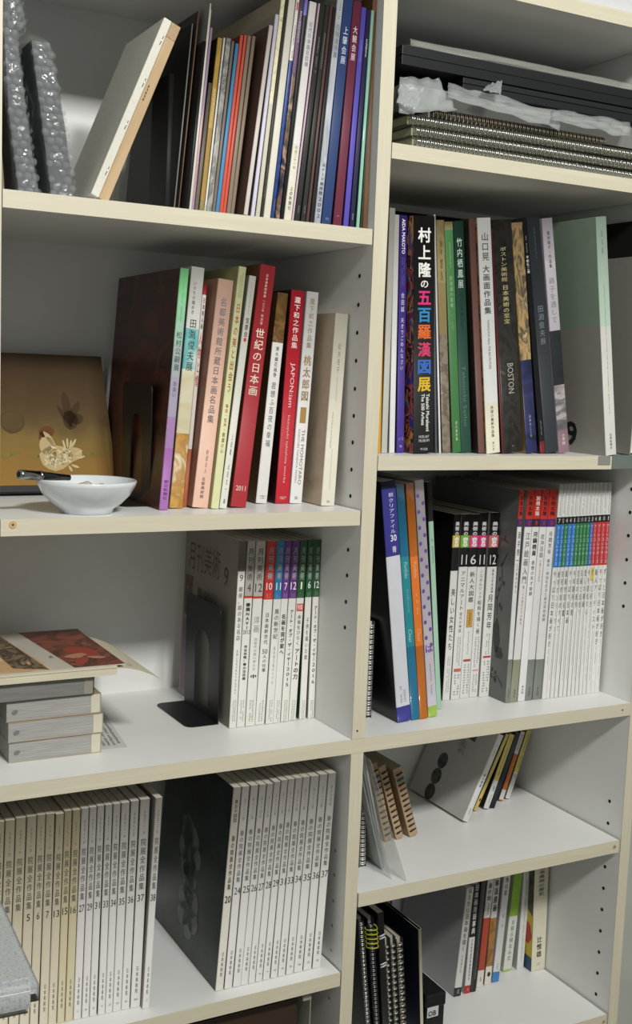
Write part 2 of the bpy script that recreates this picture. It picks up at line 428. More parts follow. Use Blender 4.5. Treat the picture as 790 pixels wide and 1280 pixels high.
W = 'e0ded6'; INK = '3c3a38'; PALE = '8f8c86'
LB = []
def L(label, Y, g, bands, left=None, texts=(), d=.24, **k): return book(label, ZL1, Y, g, bands, left, texts, d, G0, ceil=CE0, **k)
L('black folder with a rounded top corner, left of the grey-edged black board', .02, (206, 259, 212, 212, 92, 219), plain('101110', .65), plain('101110', .65), backx=186, pages=None)
L('tall black board with a thin grey edge, nearest the leaning canvas', .038, (217, 262, 219.5, 240, 29, 242), '76756f', plain('131312', .65), backx=155, pages=None)
L('dark brown board with a thin tan edge, behind the slanted black book', .03, (222.5, 263, 224, 248.2, 13, 249.6), '6f5544', '2c2420', d=.15, pages=None)
L('black book with a slanted top in front of the white files', .012, (232, 265, 236.2, 255, 51, 258.5), '17171a', '1d1c1c', d=.22)
L('tall thin white file rising above the black books', .014, (236.4, 264, 237.5, 258.8, 3, 261.0), 'd8d5c8', '85887f', d=.2, pages=None)
L('second tall white file, shorter than the tallest one', .016, (237.6, 264, 238.7, 261.2, 11, 262.8), 'cfccbe', '5c5b52', d=.2, pages=None)
L('thin catalogue with a pink and lilac blossom spine', 0.0210, (238.8, 266, 242.6, 262.9, 34, 266.8), A_PINK, '2a2522', [('m', '', 200, 255, .4, '8a6a6a')], d=.21)
L('short grey-brown booklet with a rounded top', 0.0213, (242.8, 267, 248.0, 261, 103, 266), '6e655c', '5b5149', d=.16)
L('thin catalogue with a cream edge and gold spine', 0.0215, (248.6, 268, 254.8, 272.5, 46.5, 279.2), [(A_GOLD, 160), ('a5843f', 252), ('8b7a4a', None)], '33291a', [('m', '', 110, 150, .7, 'd6cdb0')], d=.21)
L('thin white book right of the gold spine', 0.0218, (255, 268, 257.6, 279.7, 47, 282.6), 'dddcd4', 'c8c4b8', [('m', '', 75, 112, .6, '5a5a5a'), ('m', '', 258, 266, .8, '333333')], d=.2)
L('grey mottled spine with faint pale lettering', 0.0219, (258, 269, 265, 283.2, 47, 289.8), A_GREY, '77746e', [('m', '', 80, 118, .8, '6d6c69'), ('m', '', 225, 232, .7, '6d6c69')])
L('plain grey-brown booklet beside the bright blue spine', 0.0222, (265, 269, 269, 290, 51, 294), '7b7268', '6d655c', d=.2)
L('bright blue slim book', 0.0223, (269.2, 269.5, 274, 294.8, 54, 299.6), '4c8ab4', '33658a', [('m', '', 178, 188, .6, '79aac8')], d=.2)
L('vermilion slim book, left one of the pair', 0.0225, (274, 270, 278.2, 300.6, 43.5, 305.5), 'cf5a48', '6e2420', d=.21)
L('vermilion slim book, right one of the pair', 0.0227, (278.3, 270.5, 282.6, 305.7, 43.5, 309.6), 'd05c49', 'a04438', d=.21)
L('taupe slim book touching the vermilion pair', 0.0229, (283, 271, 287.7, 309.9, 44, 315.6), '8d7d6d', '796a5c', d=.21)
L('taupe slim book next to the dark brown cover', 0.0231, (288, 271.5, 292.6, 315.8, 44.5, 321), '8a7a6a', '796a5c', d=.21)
L('pinkish white slim book with a dark brown cover on its left', 0.0000, (304.5, 273, 310.8, 337, 31, 341.6), 'cfc6c0', '4b382c', [], d=.245)
L('lilac white glossy slim book', 0.0111, (313.2, 274, 318.8, 344.7, 17.5, 349.2), 'd3d0e0', '8c827c', d=.22)
L('cream spine with a gold glitter pattern', 0.0113, (319.3, 275, 325, 351.4, -8, 357), [(A_GLIT, 130), ('cbc6b4', None)], '9a937c', d=.23)
L('olive black slim book with speckled print', 0.0115, (325.2, 275.5, 329, 358, -9, 361.8), '37362c', '2c2b25', [('m', '', 205, 250, .6, '8c8a78')], d=.22)
L('wide cream white spine, tallest white book of the top shelf', 0.0116, (329.2, 276, 338, 362.8, -12, 371.6), 'd9d6c8', '9b978a', d=.24)
L('white spine with small dark lettering over a blue lower half', 0.0118, (338.3, 276.5, 343.6, 372, -12, 376.2), [('d8d5ca', 75), (A_BLUEP, None)], '8c8980',
  [('m', '', 30, 72, .55, '55524e'), ('B', '', 2, 12, .5, 'a03038'), ('m', '', 250, 268, .5, '8f96b0')], d=.22)
L('dark spine printed with a painted figure and pink letters', 0.0120, (343.8, 277, 350, 374.8, -14, 380.6), [('403848', 25), ('5c4660', 92), (A_FACE, None)], '23222a',
  [('m', '', 12, 52, .55, 'd5c8cc'), ('m', '', 52, 90, .5, 'b07aa8'), ('m', '', 252, 268, .6, '9d9aa0')], d=.22)
L('black slim book with a strip of lilac at its top', 0.0122, (350.3, 277.5, 353.6, 380.8, -12, 387), [('6a60a8', 18), ('17181a', None)], '17181a', d=.22)
L('broad white spine with grey Japanese title lettering', 0.0123, (353.8, 278, 364.3, 387.4, 1, 398.2), [('e4e2df', 180), ('ded9c8', None)], 'a8a59c',
  [('V', '近代日本画巨匠展', 26, 82, .5, '7c7b80'), ('V', '平成二十一年', 183, 212, .35, 'a8a49a'), ('V', '上◎新聞社', 234, 264, .42, '6a6862')], d=.24)
L('narrow pale pink spine beside the broad white one', 0.0126, (364.5, 279, 367.7, 398.3, 4, 400.6), 'c8aebb', 'b095a4', d=.22)
L('charcoal slim book, left of two alike', 0.0127, (367.9, 279.5, 375.6, 400.8, 5, 406.6), '2f302e', '252624', [('m', '', 45, 90, .4, '8a8a80'), ('m', '', 258, 268, .5, '8a8a80')], d=.22)
L('charcoal slim book, right of two alike', 0.0130, (376, 280, 382.1, 406.8, 5, 412.6), '31322f', '252624', [('m', '', 40, 88, .4, '8a8a80'), ('m', '', 258, 268, .5, '8a8a80')], d=.22)
L('narrow mauve brown spine between dark books', 0.0132, (382.6, 280.5, 387.3, 412, 5, 415), '5a4040', '3b2c2c', d=.22)
L('narrow black brown book left of the silver spine', 0.0133, (387.5, 281, 392.5, 415.2, 8, 419), '2b2724', '201d1b', d=.22)
L('silver grey spine with dark Japanese letters', 0.0135, (392.8, 281.5, 400.7, 420.4, -18, 429), A_SILV, '6b6a6a',
  [('V', '田渕俊夫展', 29, 70, .62, '6f7076'), ('m', '', 0, 22, .5, '7c7d82'), ('V', 'メナード美術館', 204, 244, .62, '3e4048'), ('V', '2002', 247, 273, .5, '4c4e57')], d=.24)
L('navy blue spine with silver calligraphy', 0.0138, (401.8, 282.5, 414.1, 430, -16, 442), '2d4170', '1b2744',
  [('V', '上肇会展', 31, 78, .5, 'b9bfc8'), ('m', '', 271, 276, .6, '9aa4b8')], d=.24)
L('maroon spine with silver calligraphy', 0.0142, (416.2, 284, 427.9, 441.3, 0, 451.6), '6b2c40', '47202c',
  [('V', '大観会展', 31, 74, .5, 'c7b6b6'), ('m', '', 268, 273, .6, 'b89aa4')], d=.24)
L('violet blue slim spine', 0.0146, (429.2, 285, 436.4, 451.8, 8.5, 458.2), '5a4fae', '37306c', [('m', '', 48, 76, .4, '8d88c8')], d=.23)
L('very dark navy slim book with silver strokes', 0.0148, (437, 285.5, 444.2, 458.4, 12, 463), '27264a', '17172a', [('m', '', 47, 70, .6, 'dfe2ea'), ('m', '', 266, 275, .4, 'c0c0cc')], d=.22)
L('mint green glossy slim spine', 0.0151, (445.6, 286, 450.0, 461.6, 12, 465.8), plain('8fc2ad', .2), '3c5a50', d=.22)
L('dark olive slim book beside the brown board', 0.0152, (450.4, 286.3, 452.8, 466, 14, 468.6), '3c3a30', '2c2a24', d=.22)
L('brown wooden board standing against the divider', 0.0153, (453.6, 286.5, 460.5, 470.4, -6, 475.5), streak('brown_board_wood', '6e5238', '5c432c', (2, 2, .2)), '5c432c', d=.26, pages=None, name='wooden_board', cat='board')

# ================================================================== SECOND LEFT SHELF
G1 = 'exhibition catalogues on the second left shelf'
CE1 = ZL1-T
A_RED = art('dark_red_painting_print', ['2a1512', '4a1d18', '33201c', '5c2a1e', '241615', '6e3a26'], 9, (1, 1, 1), .35, 6, 1.2)
A_TEAL = art('teal_and_white_print', ['3f8f9a', '6fb2b0', 'e4e2d6', 'c9b878'], 18)
A_GOLD2 = art('gold_leaf_print', ['b98d45', 'c99d52', 'a97b3a', 'd6c8a0'], 40)
A_BAM = art('pale_screen_print', ['d7d1bb', 'c9bf9c', 'e0dccb'], 20)
A_BROWNP = art('brown_gold_screen_print', ['3d2c1c', '8a6636', '5c4022', 'b08a50', '2c2118'], 30)
A_PEAR = art('pearly_cream_print', ['b8a68e', 'c8b8a0', 'a99578'], 12)
def K(label, g, bands, left=None, texts=(), d=.22, Y=None, **k): return book(label, ZL2, Y, g, bands, left, texts, d, G1, ceil=CE1, **k)
GRAD = [('7fc98c', 372), ('8cc39b', 400), ('9bbfab', 430), ('a3b0ad', 470), ('a99fb4', 520), ('a982b2', 560), ('a66bae', None)]
k1 = K('slim spine fading from green at the top to purple, dark red cover', (199.2, 638, 210, 225.9, 334.6, 237.7), GRAD, A_RED,
  [('V', '松村公嗣展', 413, 462, .62, '4b5a58'), ('V', '出会い', 475, 495, .4, '5f6470'), ('V', '朝日新聞社', 600, 625, .5, '6c3c78'), ('m', '', 345, 400, .25, '6eb688')], d=.225)
K('white spine over a teal and gold picture, title in black', (212, 636.2, 228, 239.6, 332.5, 257.8), [('d4d5cd', 409), (A_TEAL, 460), (A_BAM, 541), (A_GOLD2, None)], 'b7b9ae',
  [('V', 'いのちの煌めき', 351, 391, .22, '5a5a55', 0, -.12), ('V', '田渕俊夫展', 398, 462, .5, '3c4444')], d=.23)
K('thin white spine with red letters, wedged behind its neighbours', (228.6, 633, 234, 254.5, 355, 260), [('a02c34', 368), ('d8cfc8', 560), ('a85a3c', None)], 'b09a90',
  [('V', '日本美人画', 372, 410, .55, '3c3c3c'), ('V', '人物と情', 415, 482, .7, 'b82838')], d=.19, Y=.072)
K('thick salmon pink spine with grey Japanese title', (239.4, 636, 258.8, 273.4, 347.5, 296.6), 'e8bfaa', 'b98c78',
  [('V', '名都美術館所蔵日本画名品集', 371, 528, .42, '6d6a72'), ('V', '財団法人', 562, 592, .14, '8c7a72', 0, .05), ('V', '名都美術館', 597, 624, .24, '6d6460')], d=.235)
K('pale yellow green spine with a red and brown title', (260.2, 636.7, 273.9, 297.4, 332, 311.6), 'd8d9a8', '96956c',
  [('m2', '', 340, 371, .5, '8c8c66'), ('V', '日本の美と出会う', 379, 489, .52, 'a04434'), ('V', '琳派・若冲・', 504, 537, .36, 'a85040'), ('V', '歌麿の心', 540, 566, .36, '8a5048')], d=.225)
K('thin white spine with a black title and a red dot', (274.6, 636.5, 284.6, 312, 344, 320.8), 'dddcd0', 'a5a396',
  [('m', '', 352, 392, .2, '9a9a90'), ('V', '宝菱会', 396, 420, .5, '3f3f3f'), ('H', '●', 421, 426, .38, 'c02838'), ('V', '上田薫・山田太一', 542, 612, .22, '8a8a80'), ('V', '畠', 624, 630, .24, '555555')], d=.215)
K('thick red spine with a large white title, dated 2011 at its foot', (288.3, 635.4, 307.2, 326.2, 329.7, 346.8), 'a83038', '6b4a28',
  [('V', '日本美術院再興', 341, 370, .16, 'd8b0a8'), ('V', '一〇〇年', 374, 388, .14, 'd8b0a8'), ('V', '特別展', 391, 404, .16, 'd8b0a8'), ('V', '世紀の日本画', 409, 493, .58, 'e8dcc8', .01), ('H', '2011', 608, 614.5, .62, 'e6d6c6')], d=.225)
K('spine with a brown and gold screen painting above a white band', (320, 630, 334.2, 347.3, 365, 361.2), [(A_BROWNP, 427), ('dfddd8', None)], '6a4d2a',
  [('V', '清水鎮花画巻', 432, 470, .3, '4c4c4c'), ('V', '君想ふ百夜の幸福', 477, 558, .42, '6d7478'), ('m', '', 620, 624, .9, '2c2c2c')], d=.215)
K('bright red spine with white Japanese and English titles', (344.2, 630, 359.4, 364.5, 362, 383.7), 'bd2432', '381418',
  [('V', '瀧下和之作品集', 370, 434, .44, 'f0dcd8', .01), ('R', 'JAPON:ism', 452, 508, .38, 'eacbc8'), ('R', 'kazuyuki takishita works', 518, 604, .22, 'e2b8b4'), ('m', '', 621, 625, .7, 'e8d0cc')], d=.215)
K('white spine with gold Japanese and English titles', (360.6, 630, 378.2, 383.9, 363.7, 400.6), 'e3e2e2', 'b8b2b4',
  [('V', '瀧下和之作品集', 372, 434, .4, '8a7c5c', .01), ('V', '桃太郎図', 443, 500, .62, '9a7a3c', .015), ('B', '', 508, 528, .5, 'a98c4c'), ('R', 'THE MOMOTARO', 536, 606, .26, '8a7a62', 0, .14),
   ('R', 'KAZUYUKI TAKISHITA WORKS', 536, 604, .16, 'a09480', 0, -.2), ('m', '', 621, 625, .6, '8c8478')], d=.215)
K('thick cream book with a pearly cover at the row end', (401.7, 633, 418.6, 419.5, 391, 436.2), 'dcd8c6', A_PEAR,
  [('V', '松井冬子', 428, 465, .22, '8c887c'), ('R', 'MATSUI FUYUKO', 515, 560, .1, 'b0ab9c', 0, -.15), ('m', '', 470, 500, .12, 'a8a496'), ('m', '', 560, 612, .1, 'c0bbac', 0), ('m', '', 626, 629, .5, '8c887c')], d=.205)

# ================================================================== MIDDLE LEFT: monthly magazines
G2 = 'monthly art magazines on the middle left shelf'
CE2 = ZL2-T
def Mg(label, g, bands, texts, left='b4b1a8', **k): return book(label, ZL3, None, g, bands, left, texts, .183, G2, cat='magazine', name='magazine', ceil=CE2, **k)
foot = lambda: ('m2', '', 875, 903, .55, '8a8880')
HD = lambda: ('V', '月刊美術', 684, 724, .55, '9aa0a0', .03)
m1 = Mg('white magazine with number 9 on spine and full cover facing the bookend', (286.7, 911, 295.7, 300, 676.5, 309.3), [('5f5a54', 714), ('dedcd4', None)],  # dark upper spine: shade of the shelf above, put into the colour
   [('H', '9', 718, 726, .5, '55524e'), ('V', '銀座、絵のある名店', 733, 800, .55, '55534f'), ('V', '芸術と文化のゆかりをたずねて', 812, 868, .26, '908e88'), foot()], '8d8880')
Mg('white magazine with number 4 and a bold black spring guide title', (296, 909.7, 306.2, 309.8, 676.5, 320.4), [('b0ada6', 744.3), ('c8382c', 747.3), ('dedcd4', None)],
   [('V', '月刊美術', 686, 725, .7, '5c4a4c', .01), ('H', '4', 729, 739, .45, '4c4a48'), ('V', '春展NAVI', 753, 786, .55, '2c2b2a', .04), ('H', '2012', 787, 792, .9, '444444'), ('V', '完全攻略！春の注目展', 806, 850, .42, '33312f', .03), foot()])
Mg('white magazine with number 12, red bar and grey title', (307, 908.7, 318.6, 321, 676.5, 333.5), [('b6b3ac', 744.8), ('c8382c', 747.8), ('dedcd4', None)],
   [('V', '月刊美術', 686, 725, .65, '5c4a4c', .01), ('H', '12', 729, 739.5, .75, '4c4a48'), ('V', '洋画', 770, 790, .6, '9a9a98'), ('V', '次世代の担い手たち', 797, 838, .35, '9c9a96'), ('H', '中', 843, 848, .6, '333333', .04), foot()])
Mg('magazine with a red header numbered 10', (319, 906.8, 331.2, 334.6, 676.5, 346.2), [('c8372f', 749), ('dedcd4', None)],
   [HD(), ('H', '10', 728, 737, .62, 'f0e4e0', .01), ('m2', '', 741, 747, .6, 'e0a8a0'), ('V', '日本画新世代', 766, 805, .42, '4b4947'), ('H', '50', 811, 817, .55, '4b4947'), ('V', '人の仕事', 818, 840, .42, '4b4947'), foot()])
Mg('magazine with a blue header numbered 11', (332.2, 905.7, 341.3, 346.6, 676.5, 356.8), [('2f78a8', 748.5), ('dedcd4', None)],
   [HD(), ('H', '11', 728, 737, .6, 'e8eef0', .01), ('m2', '', 741, 747, .6, 'a0c0d0'), ('V', '黒の新世紀', 761, 798, .6, '3c3b3a'), ('V', '若手実力派のリアル', 808, 855, .25, 'a09e9a'), foot()])
Mg('magazine with a purple header numbered 7, touching the blue-headed one', (341.7, 904.4, 350.2, 356.7, 676, 365.8), [('6b3d8a', 748), ('dedcd4', None)],
   [HD(), ('H', '7', 728, 737, .4, 'f0e8f0', .01), ('m2', '', 741, 747, .6, 'b8a0c8'), ('V', '名画を我が家へ', 767, 817, .62, '353433', .03), foot()])
Mg('magazine with a purple header numbered 12, left of the first green header', (351, 903, 360.3, 365.9, 675.7, 375.8), [('63397e', 747.5), ('dedcd4', None)],
   [HD(), ('H', '12', 727, 736.5, .75, 'f0e8f0', .01), ('m2', '', 741, 746, .6, 'b8a0c8'), ('V', 'アート・オブ・ザ・イヤー', 762, 832, .5, '2f2e2d', .03), ('V', '2015', 834, 858, .42, '3c3b3a', .01), foot()])
Mg('magazine with a green header numbered 1, green cover edge', (360.7, 901.5, 370.4, 376, 675.2, 385.2), [('2c5a34', 747), ('dedcd4', None)],
   [HD(), ('H', '1', 727, 736, .3, 'e8f0e8', .01), ('m2', '', 740, 746, .6, '90b898'), ('B', '', 754, 763.5, .85, 'd04838'), ('H', '特集', 755, 762, .7, 'f4e0dc'), ('V', '未来をひらく', 768, 806, .5, '4a4846'), ('V', 'アートの力', 811, 849, .6, '2c2b2a', .03), foot()], right='2f6a3a')
Mg('magazine with a green header numbered 6', (374.2, 899.6, 382.5, 385.4, 674.8, 393.6), [('2c5a34', 746), ('dedcd4', None)],
   [HD(), ('H', '6', 726, 735, .42, 'e8f0e8', .01), ('m2', '', 739, 745, .6, '90b898'), ('V', '子供を描いた絵', 772, 824, .42, '4a4846'), foot()], left='2f6a3a')
Mg('magazine with a green header numbered 12, last of its row', (385.2, 898.7, 393.4, 393.8, 674.6, 401.6), [('2c5a34', 745.5), ('dedcd4', None)],
   [HD(), ('H', '12', 726, 734.5, .75, 'e8f0e8', .01), ('m2', '', 738, 744, .6, '90b898'), ('V', 'アート・オブ・ザ・イヤー', 757, 826, .5, '2f2e2d', .03), ('V', '2016', 828, 854, .42, '3c3b3a', .01), foot()])

# ================================================================== LOWER LEFT: two long series
G3 = 'white autumn exhibition catalogues standing on the lower left shelf'
G4 = 'white spring exhibition catalogues standing on the lower left shelf'
CE3 = -T
CR = 'cfc7b0'; CW = 'd9d7d3'; YL = 'cbc2a0'
ser = [  # number, x top left, x top right, y top, x bottom left, x bottom right, y bottom, paper
 (None, -6, 6.3, 1028, -16, -3.5, 1311, CR), (None, 7, 19.6, 1026, -3, 9.8, 1305, CR), (None, 20.2, 33.5, 1023, 10.4, 23.4, 1300, CR),
 ('5', 34, 46.6, 1021, 24, 36.4, 1296, CR), ('6', 46.8, 57, 1019, 37, 48.6, 1292, CR), ('7', 57.4, 69.5, 1018, 49, 59.3, 1289, CR),
 ('13', 70, 80.7, 1018, 60, 71, 1286, CR), ('15', 81, 90.8, 1014, 71.4, 80.9, 1283, YL), ('16', 91.2, 101.8, 1013, 81.5, 91.4, 1280, YL),
 ('27', 102, 112, 1011, 92, 101.8, 1276, CW), ('29', 112.3, 121.8, 1009.5, 102.4, 111.6, 1273.5, CW), ('31', 122, 131.2, 1007.5, 112, 121.2, 1272, CW),
 ('33', 132, 141.7, 1006.5, 122.5, 131.4, 1270.5, CW), ('34', 142, 151.8, 1005.3, 131.7, 140.8, 1269, CW), ('35', 152.2, 163.7, 1004, 141.2, 151, 1266, CW),
 ('36', 164, 175.3, 1001.8, 151.3, 162.2, 1263, CW), ('37', 175.8, 188.5, 999.7, 163.2, 175.4, 1261, CW), ('38', 195, 206.2, 997.6, 176.4, 187.2, 1259, CW)]
ORD = ['first', 'second', 'third', 'fourth', 'fifth', 'sixth', 'seventh', 'eighth', 'ninth', 'tenth', 'eleventh', 'twelfth', 'thirteenth', 'fourteenth', 'fifteenth', 'sixteenth']
lab0 = ['leftmost aged cream catalogue of the lower left row, cut by the frame', 'aged cream catalogue second from the frame edge, its foot behind the grey desk', 'aged cream catalogue directly left of the one numbered 5']
kan = {'5': '八', '6': '九', '7': '十', '13': '六', '15': '八', '16': '九', '27': '十', '29': '二', '31': '四', '33': '六', '34': '七', '35': '八', '36': '九', '37': '〇', '38': '二'}
for i, (no, xa, xb, ya, xc, xd, yb, col) in enumerate(ser):
    lb = lab0[i] if no is None else {CR: 'aged cream', YL: 'yellowed', CW: 'white'}[col] + ' catalogue numbered %s, %s to the left of the dark flower cover' % (no, 'next' if i == 17 else ORD[17-i])
    f = lambda t: ya+(yb-ya)*t
    tx = [('V', '再興第'+kan.get(no, '七')+'十'+('回' if i % 2 else '一回'), f(.055), f(.165), .22, '7c7870'),
          ('V', '院展全作品集', f(.185), f(.43), .56, '55524e'), ('V', '日本美術院', f(.80), f(.93), .26, '6c6963')]
    if no: tx.append(('H', no, f(.452), f(.485), .34*len(no), '3c3a38', .01))
    if i > 8: tx.append(('m', '', f(.955), f(.965), .6, '9a9890'))
    Yv = .03+.0005*max(0, 17-i) if i < 17 else .0225
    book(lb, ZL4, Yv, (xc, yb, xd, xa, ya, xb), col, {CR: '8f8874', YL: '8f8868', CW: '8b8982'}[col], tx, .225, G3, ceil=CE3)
A_FLOW = art('dark_green_flower_cover', ['1f2b2e', '26302e', '2c3a3a', '1a2224', '34403e'], 10, (1, 1, 1), .35)
ser2 = [('20', 292.4, 302, 984.5, 269.8, 280.4, 1237), ('24', 303, 312.8, 983.4, 281, 290.8, 1235), ('25', 313.8, 324.2, 982, 291.7, 301.3, 1233), ('26', 324.6, 333.9, 981, 301.7, 310.7, 1230),
 ('27', 334.2, 342.7, 980, 311.2, 319.4, 1227), ('28', 343, 351.6, 977.5, 320, 328.6, 1224.5), ('29', 352, 360.5, 975.4, 329.2, 338, 1222.5), ('31', 360.8, 369.4, 974, 338.8, 347.4, 1221),
 ('33', 369.8, 378.6, 972.8, 348, 357.4, 1219), ('34', 379, 388.6, 971.5, 358, 367.3, 1217), ('35', 388.9, 399.6, 970.4, 367.9, 378.8, 1215), ('36', 400.2, 410.4, 968.3, 379.6, 389.8, 1212.5), ('37', 411, 421.6, 966.8, 391, 400.7, 1209.8)]
for i, (no, xa, xb, ya, xc, xd, yb) in enumerate(ser2):
    f = lambda t: ya+(yb-ya)*t
    if i == 0: tx = [('V', '第五十四回', f(.06), f(.17), .42, '4c4945', .02), ('V', '春の院展全作品集', f(.235), f(.50), .42, '4c4945', .02), ('H', no, f(.53), f(.565), .75, '3c3a38', .02)]
    else: tx = [('V', '第六十'+'一二三四五六七八九'[i % 9]+'回', f(.06), f(.165), .22, '7c7870'), ('V', '春の院展全作品集', f(.215), f(.47), .5, '55524e'), ('H', no, f(.495), f(.53), .8, '4b4946', 0, .04)]
    tx.append(('V', '日本美術院', f(.81), f(.93), .3, '6c6963'))
    if i > 4: tx.append(('m', '', f(.955), f(.965), .6, '9a9890'))
    b = book(('white spring catalogue numbered 20, dark flower cover showing' if i == 0 else 'white spring catalogue numbered %s, %s to the right of the dark flower cover' % (no, ORD[i])), ZL4, .0235, (xc, yb, xd, xa, ya, xb), CW if i else 'd4d0c4',
             A_FLOW if i == 0 else '8b8982', tx, .225, G4, ceil=CE3)
    if i == 0: b20 = b

# ================================================================== RIGHT: second shelf
G5 = 'large art books on the second right shelf'
CE5 = ZR1-T
A_ARH = art('painted_crowd_print', ['2c3a8c', 'b8553a', '1b1c1e', 'c98a3a', '3a5a8a', '8c2c2c', '2c2c24', '7a8a5a'], 55, (1, 1, .6), const=True)
A_STONE = art('grey_brown_stone_print', ['6e6355', '857a6a', '5b5145', '94897a'], 60)
A_OLIVE = art('olive_gold_print', ['8a7c50', '9c8e62', '7a6c44'], 30)
A_TOWN = art('town_picture_print', ['8c7a52', '2c3a30', 'c07a30', '55564a', 'b0aa94'], 60)
A_WING = art('gold_wing_print', ['c9b083', '4b453c', 'b89a66', '6c6252', 'd8c49c'], 70, (1, 1, .45))
A_NIGHT = art('navy_night_print', ['161c34', '1e2648', '2c2c5c', '14182c'], 25)
A_SMOKE = art('black_smoke_print', ['141413', '1c1b19', '2c2a26', '17130f', '55514a'], 22, dist=1.5)
A_LIL = art('lilac_grey_print', ['a49ea4', 'b3adb2', '8c888e'], 14)
A_STAR = art('black_sky_print', ['1c1d20', '26282c', '202226'], 30)
A_WAVE = art('grey_wave_print', ['8c8484', 'b3abab', '6e6a6c', '55545a'], 30, (1, 1, 2.4))
def Q(label, Y, g, bands, left=None, texts=(), d=.24, **k): return book(label, ZR2, Y, g, bands, left, texts, d, G5, ceil=CE5, **k)
Q('thin orange yellow folder squeezed against the divider', .038, (472.3, 567, 476.4, 479, 270, 483.2), 'cf9a30', 'b08028', d=.2, pages=None)
Q('cream white catalogue with a grey edge, second from the divider', .04, (477, 567, 486.5, 487.3, 259.5, 493), 'b9b8ae', '8c8b82', d=.24)
Q('plain white spine left of the purple one', .045, (486.8, 567, 496, 492.9, 268, 497.8), 'dcdcda', 'a8a8a4', [('B', '', 552.6, 553.2, 1, '8c8c88')], d=.23)
Q('purple spine with white capitals and Japanese letters', .045, (496, 567, 505.3, 497.9, 268.5, 508), '46358a', '30245f',
  [('R', 'AIDA MAKOTO', 273, 316, .42, 'e2e0ee', .02), ('m2', '', 320, 356, .5, '7a6fb4'), ('V', '会田誠', 364, 388, .42, 'd0cce4'), ('V', '天才でごめんなさい', 396, 461, .4, 'd6d2e6'), ('m2', '', 546, 551, .8, 'b0a8d0'), ('m', '', 557, 560, .6, 'e0dcf0')], d=.23)
C9 = ['d8307c', '2a8ac0', 'e8c02c', '3a70c0', 'e04a30', '5aa848']
q6 = Q('thick black spine with white and rainbow-coloured Japanese title', .030, (517, 566, 544, 514, 269, 539.8), '161718', A_ARH,
  [('V', '村上隆', 283, 344, .62, 'ecebe6', .03), ('V', 'の', 348, 357, .36, 'ecebe6', .02),
   ('V', '五', 361, 378, .62, 'd8307c', .035), ('V', '百', 382, 400, .62, '2f88c4', .035), ('V', '羅', 403, 421, .62, 'e06a30', .03), ('V', '漢', 425, 443, .62, 'd2406a', .03), ('V', '図', 447, 465, .62, '3a6cc0', .035), ('V', '展', 469, 487, .62, 'e0b830', .035),
   ('R', 'Takashi Murakami', 490, 538, .16, 'deddd8', .03, .17), ('R', 'The 500 Arhats', 490, 530, .16, 'deddd8', .03, -.06),
   ('H', 'MORI ART', 543, 546.5, .5, 'c9c8c4'), ('H', 'MUSEUM', 548, 551.5, .5, 'c9c8c4'), ('B', '', 554.3, 555, .98, '9a9a98'), ('H', '平凡社', 559, 562.5, .36, 'c9c8c4')], d=.235)
Q('slate grey spine in front of a thin white slipcase', .045, (544.3, 567, 549.2, 539.8, 269, 541.0), '4c5258', '2c2f33', d=.235)
Q('thin white slipcase edge right of the thick black book', .046, (549.4, 567.6, 552.2, 540.6, 268, 543), plain('dcdad8', .3), '6c6c6c', d=.24)
Q('spine half olive gold and half grey-brown stone', .0465, (553.5, 568, 565.8, 545, 275, 554), [(A_OLIVE, 352), ('8a7a50', 417), (A_STONE, None)], '4b4234',
  [('V', '樹木', 300, 318, .32, '5c4f2c'), ('V', '悠久', 322, 350, .32, '5c4f2c')], d=.22)
Q('bright green spine edged with olive', .047, (566.4, 567.6, 576.2, 554.4, 277, 566.4), [('7d7a52', 287), ('3f7440', None)], '6d6a44',
  [('m', '', 302, 338, .26, 'a8c09a'), ('V', '琵琶湖の風展', 344, 383, .36, '94b487'), ('m', '', 387, 412, .26, '8cae80'), ('V', '成川美術館', 527, 552, .22, 'd0dcc4')], d=.215)
Q('dark green spine with a pale brush title', .047, (576.4, 567.6, 590, 566.6, 276.6, 580.6), '25493c', '18302a',
  [('V', '竹内栖鳳展', 297, 359, .52, 'b9cbb9', .01), ('V', '近代日本画の巨人', 364, 412, .3, '173228'), ('R', 'Takeuchi Seiho', 456, 534, .34, '5c7c6a')], d=.22)
Q('mauve brown plain spine leaning slightly left', .036, (598.6, 567, 606.5, 579.5, 273.5, 588), '6b4c46', '2a1d1b', d=.25)
Q('white spine with a cream foot and black Japanese title', .032, (608.8, 566.7, 627.6, 591.6, 272.5, 607.4), [('dfe0de', 502), ('dedbc4', None)], A_TOWN,
  [('V', '山口晃', 290, 324, .5, '383838', .01), ('V', '大画面作品集', 330, 390, .5, '383838', .015), ('R', 'YAMAGUCHI Akira: THE BIG PICTURE', 397, 459, .15, '6c6c6a'), ('V', '待望の最新作品集', 506, 546, .22, '4c4a40'), ('V', '青幻舎', 552, 563, .16, '8a8878')], d=.25)
Q('narrow dark red spine tucked behind the white one', .0335, (627.8, 566, 629.8, 608.4, 287, 612.4), '5c1c20', '3a1216', d=.2)
Q('black smoky spine with a gold Japanese title', .035, (630, 565.5, 657.6, 612.6, 275, 634), A_SMOKE, '141312',
  [('V', 'ボストン美術館', 308, 350, .32, 'a39a6c', .01, -.02), ('V', '日本美術の至宝', 355, 402, .32, 'b5ab78', .01), ('R', 'BOSTON', 452, 490, .3, 'a8a498', 0, .05), ('m', '', 552, 558, .2, 'a8a498')], d=.24)
Q('spine with a gold feathered wing above midnight blue', .036, (658.2, 565.5, 675.4, 634.8, 279, 646.4), [(A_WING, 447), (A_NIGHT, None)], 'a08850',
  [('V', '日本のこころ', 517, 545, .18, 'b8bccc')], d=.235)
